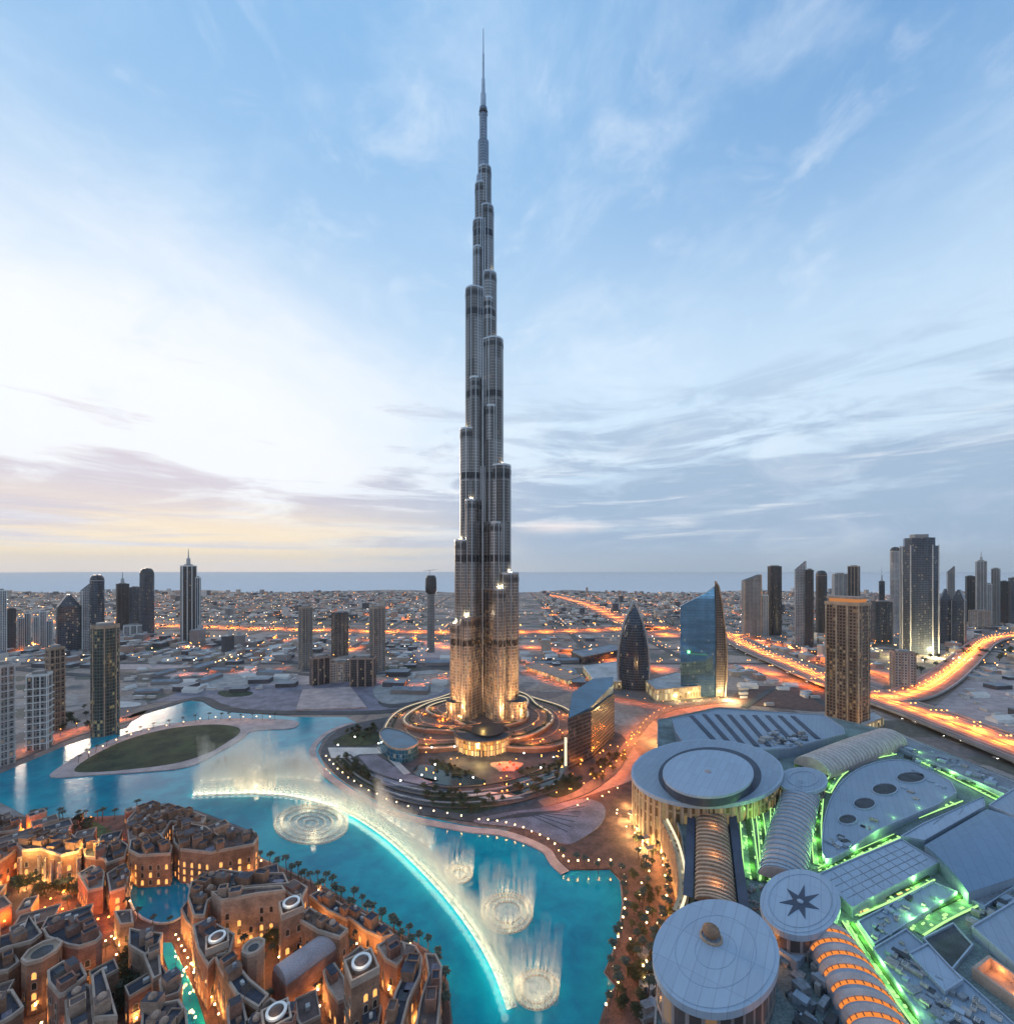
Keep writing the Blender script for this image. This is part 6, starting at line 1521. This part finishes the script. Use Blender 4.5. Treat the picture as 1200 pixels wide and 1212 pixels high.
grove([(1120, 770), (1160, 765), (1260, 775), (1260, 795), (1190, 790)], 26, 'leafy tree in the dark grove behind the highway bend', 'grove behind the highway bend', (1.4, 2.2), 0, False)
grove([(1075, 775), (1130, 770), (1120, 790), (1080, 800)], 14, 'leafy tree at the foot of the big octagonal tower', 'trees below the octagonal tower', (1.4, 2.2), 0, False)
for r_, n_, z_, lb_, gp_ in ((104, 54, 5, 'dark shrub on the lowest terrace round the tallest tower', 'shrubs on the lowest terrace'), (79, 40, 9, 'dark shrub on the middle terrace round the tallest tower', 'shrubs on the middle terrace')):
    for k in range(n_):
        a = 2 * math.pi * k / n_; q = Vector((TX + r_ * math.cos(a) * (1 + .10 * math.cos(3 * a + 1.57)), TY + 12 + r_ * math.sin(a) * (1 + .10 * math.cos(3 * a + 1.57))))
        if q.y < TY + 40 and abs(q.x - ex) > 30: shrub((q.x, q.y, z_), a, rt.uniform(.6, 1.0), lb_, gp_)
for pts_, n_, lb_, gp_ in (([(508, 898), (540, 906), (565, 914), (545, 922), (512, 912)], 34, 'dark shrub in the garden bed left of the red lit court', 'shrubs left of the red court'), ([(610, 914), (650, 904), (670, 894), (664, 910), (630, 924)], 34, 'dark shrub in the garden bed right of the red lit court', 'shrubs right of the red court')):
    k = 0
    for _ in range(600):
        a, b_ = rt.uniform(500, 672), rt.uniform(892, 926)
        if k < n_ and inside(a, b_, pts_): q = P(a, b_, .95); shrub((q.x, q.y, .95), a, rt.uniform(.6, 1.3), lb_, gp_); k += 1
grove([(745, 985), (782, 1000), (800, 1075), (778, 1140), (758, 1212), (722, 1212), (740, 1150), (750, 1080)], 46, 'leafy tree on the brick promenade between lake and mall', 'leafy trees on the brick promenade', (.6, 1.0), .8, False)
grove([(60, 850), (105, 838), (108, 870), (80, 878)], 16, 'leafy tree beside the waterside road on the left', 'trees by the waterside road', (1, 1.5), 0, False)

# ================================================================== LAMPS
def make_lamp(name, h, head, col, power, rad=.3, arm=0.0, spot=0):
    o = thing(name, name, 'street lamp', (0, 0, 0)); b = MB(); b.lathe([(.16, 0), (.16, .5), (.08, .55), (.06, h)], 0, 0, 6)
    if arm: b.box(0, 0, h - .1, .12, arm * 2, .12)
    b.build('post', M['darkmetal'], o)
    b = MB()
    for s in ((-arm, arm) if arm else (0,)): b.lathe([(0, h - .2), (head, h), (head, h + head), (0, h + head * 1.7)], 0, s, 8)
    b.build('lamp_head', M[col], o)
    light('lamp_light', (0, 0, h + .0 - (.5 if arm else -.9)), power, {'lamp_orange': (1, .215, .02), 'lamp_warm': (1, .46, .13), 'lamp_white': (1, .88, .70)}[col], rad, o, spot)
    return copier(o)
hw = make_lamp('highway_lamp', 14, .7, 'lamp_orange', 92000, .6, 3, 166)
for path, step, z, lb, gp_ in ((H1, 27, 0, 'tall double armed lamp in the middle of the orange elevated highway', 'lamps of the elevated highway'), (H2, 30, 0, 'tall double armed lamp on the highway branch curving to the right edge', 'lamps of the highway branch'),
                               (H4, 40, .4, 'tall lamp on the road behind the brown hotel tower', 'lamps behind the hotel')):
    for q, r in along(path, step, 5): hw((q.x, q.y, max(0, z)), r, 1, lb, gp_)
for pts_, st_, lb, gp_ in (([(612, 764), (680, 774), (770, 790), (800, 800)], 52, 'tall lamp on the open ground behind the tallest tower', 'tall lamps behind the tallest tower'), ([(300, 760), (400, 757), (500, 760), (528, 766)], 60, 'tall lamp on the open ground left behind the tallest tower', 'tall lamps left behind the tallest tower'),
                       ([(866, 786), (920, 800), (972, 818)], 46, 'tall lamp on the lots between mirror tower and brown hotel', 'tall lamps between mirror tower and hotel'), ([(1090, 845), (1150, 868), (1210, 892)], 40, 'tall lamp on the side road below the elevated highway', 'tall lamps below the highway')):
    for q, r in along(gp(pts_), st_, 8): hw((q.x, q.y, .3), r, 1, lb, gp_)
fw = make_lamp('highway_lamp', 20, 1.3, 'lamp_orange', 430000, 1, 5, 156)
for path, step, lb, gp_ in ((H0, 75, 'tall lamp on the far orange highway crossing behind the towers', 'lamps of the far highway'), (H3, 110, 'tall lamp on the road running to the coast', 'lamps of the coast road')):
    for q, r in along(path, step, 9): fw((q.x, q.y, .3), r, 1, lb, gp_)
sl_ = make_lamp('street_lamp', 8, .4, 'lamp_orange', 14000, .4, 0, 150)
def lamps(mk, pts, step, lb, gp_, z=.6, off=0.0, jit=0.0):
    for q, r in along([P(a, b_) for a, b_ in smooth(pts, 6)], step, step * .4):
        v = Vector((-math.sin(r), math.cos(r))) * off; mk((q.x + v.x + rt.uniform(-jit, jit), q.y + v.y + rt.uniform(-jit, jit), z), r, rt.uniform(.9, 1.1), lb, gp_)
lamps(sl_, [(0, 899), (40, 885), (80, 869), (120, 858), (152, 850)], 16, 'street lamp along the waterside road on the left', 'lamps of the left waterside road')
lamps(sl_, [(648, 955), (692, 940), (728, 914), (748, 884), (770, 856), (800, 842), (860, 833)], 14, 'street lamp along the orange road beside the office block', 'lamps of the road beside the office block')
lamps(sl_, [(600, 780), (660, 797), (720, 812)], 24, 'street lamp on the road right behind the tallest tower', 'lamps behind the tallest tower', 0)
lamps(sl_, [(620, 794), (680, 816), (740, 830), (800, 840)], 24, 'street lamp on the road behind the office block', 'lamps behind the office block', 0)
lamps(sl_, [(450, 805), (490, 812), (530, 800)], 26, 'street lamp on the ground left of the tallest tower', 'lamps left of the tallest tower', 0, 0, 6)
lamps(sl_, [(200, 800), (300, 795), (360, 790)], 40, 'street lamp on the sandy lots behind the lagoon', 'lamps of the sandy lots', 0, 0, 10)
pl_ = make_lamp('promenade_lamp', 4.5, .45, 'lamp_warm', 750, .3)
lamps(pl_, [(560, 980), (600, 985), (646, 1003), (661, 1020), (673, 1032), (722, 1031), (735, 1044), (737, 1072), (732, 1108), (724, 1132), (717, 1152), (730, 1168), (718, 1188), (710, 1214)], 6.5, 'round headed lamp at the water edge of the brick promenade', 'water edge lamps of the promenade', .8, 1.5)
lamps(pl_, [(720, 960), (752, 1000), (762, 1050), (758, 1110), (742, 1180)], 11, 'round headed lamp in the middle of the brick promenade', 'lamps in the middle of the promenade', .8, 0, 4)
lamps(pl_, [(766, 1000), (782, 1030), (788, 1070), (776, 1120), (762, 1180)], 8, 'round headed lamp before the curved lit front of the mall', 'lamps before the curved mall front', .8, 0, 2)
lamps(pl_, [(676, 965), (720, 948), (745, 935)], 12, 'round headed lamp on the lilac square', 'lamps on the lilac square', 1.1, 0, 4)
lamps(pl_, [(382, 900), (403, 922), (433, 943), (477, 962), (548, 977)], 11, 'round headed lamp along the quay below the tower park', 'lamps of the park quay', .95, 1)
lamps(pl_, [(95, 903), (150, 877), (200, 864), (250, 855), (330, 854)], 16, 'round headed lamp on the pink walk around the lawn island', 'lamps of the lawn island', 1.0)
wl_ = make_lamp('park_lamp', 5, .5, 'lamp_white', 1500, .3)
for px, py in ((511, 893), (538, 892), (515, 914), (499, 927), (474, 934), (640, 918), (620, 900), (448, 888), (420, 880), (400, 890), (560, 930), (655, 905)):
    q = P(px, py); wl_((q.x, q.y, .6), 0, 1.2, 'white park lamp among the dark curves before the tallest tower', 'white park lamps')
lan = make_lamp('lane_lamp', 3.6, .38, 'lamp_warm', 1250, .25)
red = make_lamp('court_lamp', 4.0, .42, 'lamp_orange', 3600, .3)
gold = make_lamp('garden_lamp', 3.2, .45, 'lamp_orange', 2800, .3)
for poly, n_, z_, lb_, gp_ in (([(618, 850), (672, 845), (672, 900), (640, 900), (625, 880)], 16, 5.2, 'gold garden lamp on the terraces left of the office block', 'gold lamps left of the office block'), ([(490, 850), (530, 845), (535, 880), (500, 900), (480, 870)], 13, 5.2, 'gold garden lamp on the terraces right of the glass pavilion', 'gold lamps right of the glass pavilion'),
                           ([(690, 900), (745, 870), (770, 850), (760, 880), (720, 920), (660, 945)], 18, .7, 'gold garden lamp along the curve of the orange road', 'gold lamps along the orange road curve'), ([(500, 900), (660, 900), (640, 945), (560, 950), (520, 935)], 12, .7, 'gold garden lamp in the dark park before the entrance pavilion', 'gold lamps in the dark park')):
    k = 0
    for _ in range(400):
        if k >= n_: break
        a, b_ = rt.uniform(min(p[0] for p in poly), max(p[0] for p in poly)), rt.uniform(min(p[1] for p in poly), max(p[1] for p in poly))
        if inside(a, b_, poly): q = P(a, b_, z_); gold((q.x, q.y, z_), 0, 1, lb_, gp_); k += 1
n = 0
for _ in range(1500):
    if n >= 95: break
    px, py = rt.uniform(-20, 525), rt.uniform(970, 1225); q = P(px, py)
    if clear(q) and inside(q.x, q.y, quarter): (red if px < 135 and py < 1120 else lan)((q.x, q.y, .8), 0, 1, 'brighter orange lamp near the glowing palace at the left edge' if px < 135 and py < 1120 else 'small warm lamp in the lanes of the sand coloured quarter', 'lamps near the palace' if px < 135 and py < 1120 else 'lane lamps of the quarter'); n += 1
lamps(lan, [(206, 1114), (222, 1146), (236, 1172), (250, 1196), (262, 1222)], 5, 'warm lamp along the orange lane beside the canal', 'lamps of the orange lane', 1.3)
lamps(lan, [(128, 1112), (138, 1130), (134, 1150)], 6, 'warm lamp on the orange court beside the dark garden', 'lamps of the orange court', .8, 0, 2)
lamps(lan, [(150, 1040), (146, 1062), (152, 1080)], 7, 'warm lamp on the left shore of the round pool', 'lamps of the pool shore', .8, 0, 1)

# ================================================================== CARS
def make_car(col, i):
    m_ = plain('car_paint_%s' % col, {'white': (.7, .7, .7), 'silver': (.35, .36, .38), 'dark': (.03, .03, .035)}[col], .3, .05, .1)
    o = thing('car', 'car', 'car', (0, 0, 0)); b = MB()
    side = [(-2.2, .35), (2.2, .35), (2.25, .75), (1.2, .9), (.6, 1.45), (-1.2, 1.45), (-1.9, .95), (-2.25, .9)]
    b.face([(x, -.9, z) for x, z in side]); b.face([(x, .9, z) for x, z in reversed(side)])
    for k in range(len(side)): (x0, z0), (x1, z1) = side[k - 1], side[k]; b.face([(x0, -.9, z0), (x0, .9, z0), (x1, .9, z1), (x1, -.9, z1)])
    b.build('body', m_, o); b = MB()
    for x in (-1.35, 1.35):
        for y in (-.85, .85): b.tube((x, y - .12, .33), (x, y + .12, .33), .33, None, 10)
    b.each('wheel', M['darkmetal'], o)
    b = MB(); b.box(2.27, -.6, .6, .12, .4, .22); b.box(2.27, .6, .6, .12, .4, .22); b.each('headlight', M['lamp_white'], o)
    b = MB(); b.box(-2.28, -.6, .65, .12, .4, .2); b.box(-2.28, .6, .65, .12, .4, .2); b.each('taillight', M['tail_red'], o)
    return copier(o)
cars = [make_car(c_, i) for i, c_ in enumerate(('white', 'silver', 'dark'))]
for path, lanes_, lb, gp_ in ((H1, (-29, -23, -16, -9, 9, 16, 23, 29), 'car driving on the orange lit elevated highway', 'cars on the elevated highway'), (H2, (-12, -5, 5, 12), 'car on the highway branch curving to the right edge', 'cars on the highway branch')):
    for ln in lanes_:
        d = rt.uniform(0, 60)
        for q, r in along(path, 58, rt.uniform(0, 50)):
            if rt.random() < .2: continue
            v = Vector((-math.sin(r), math.cos(r))) * ln; k = rt.randrange(3)
            cars[k]((q.x + v.x, q.y + v.y, .06), r + (math.pi if ln > 0 else 0), 1, ('white ', 'silver ', 'dark ')[k] + lb, ('white ', 'silver ', 'dark ')[k] + gp_)
# ================================================================== AIR
m_, t = newmat('air'); v = t.n('ShaderNodeVolumePrincipled'); t.put(v.inputs['Color'], (.97, .98, 1.0)); v.inputs['Density'].default_value = 3.2e-5
v.inputs['Anisotropy'].default_value = .3
o = t.n('ShaderNodeOutputMaterial'); t.t.links.new(v.outputs[0], o.inputs['Volume'])
hb = MB(); hb.prism([(-25000, -2500), (25000, -2500), (25000, 25000), (-25000, 25000)], -3, 850, 0, 0, bottom=True)
tag(hb.build('haze', m_), kind='stuff')
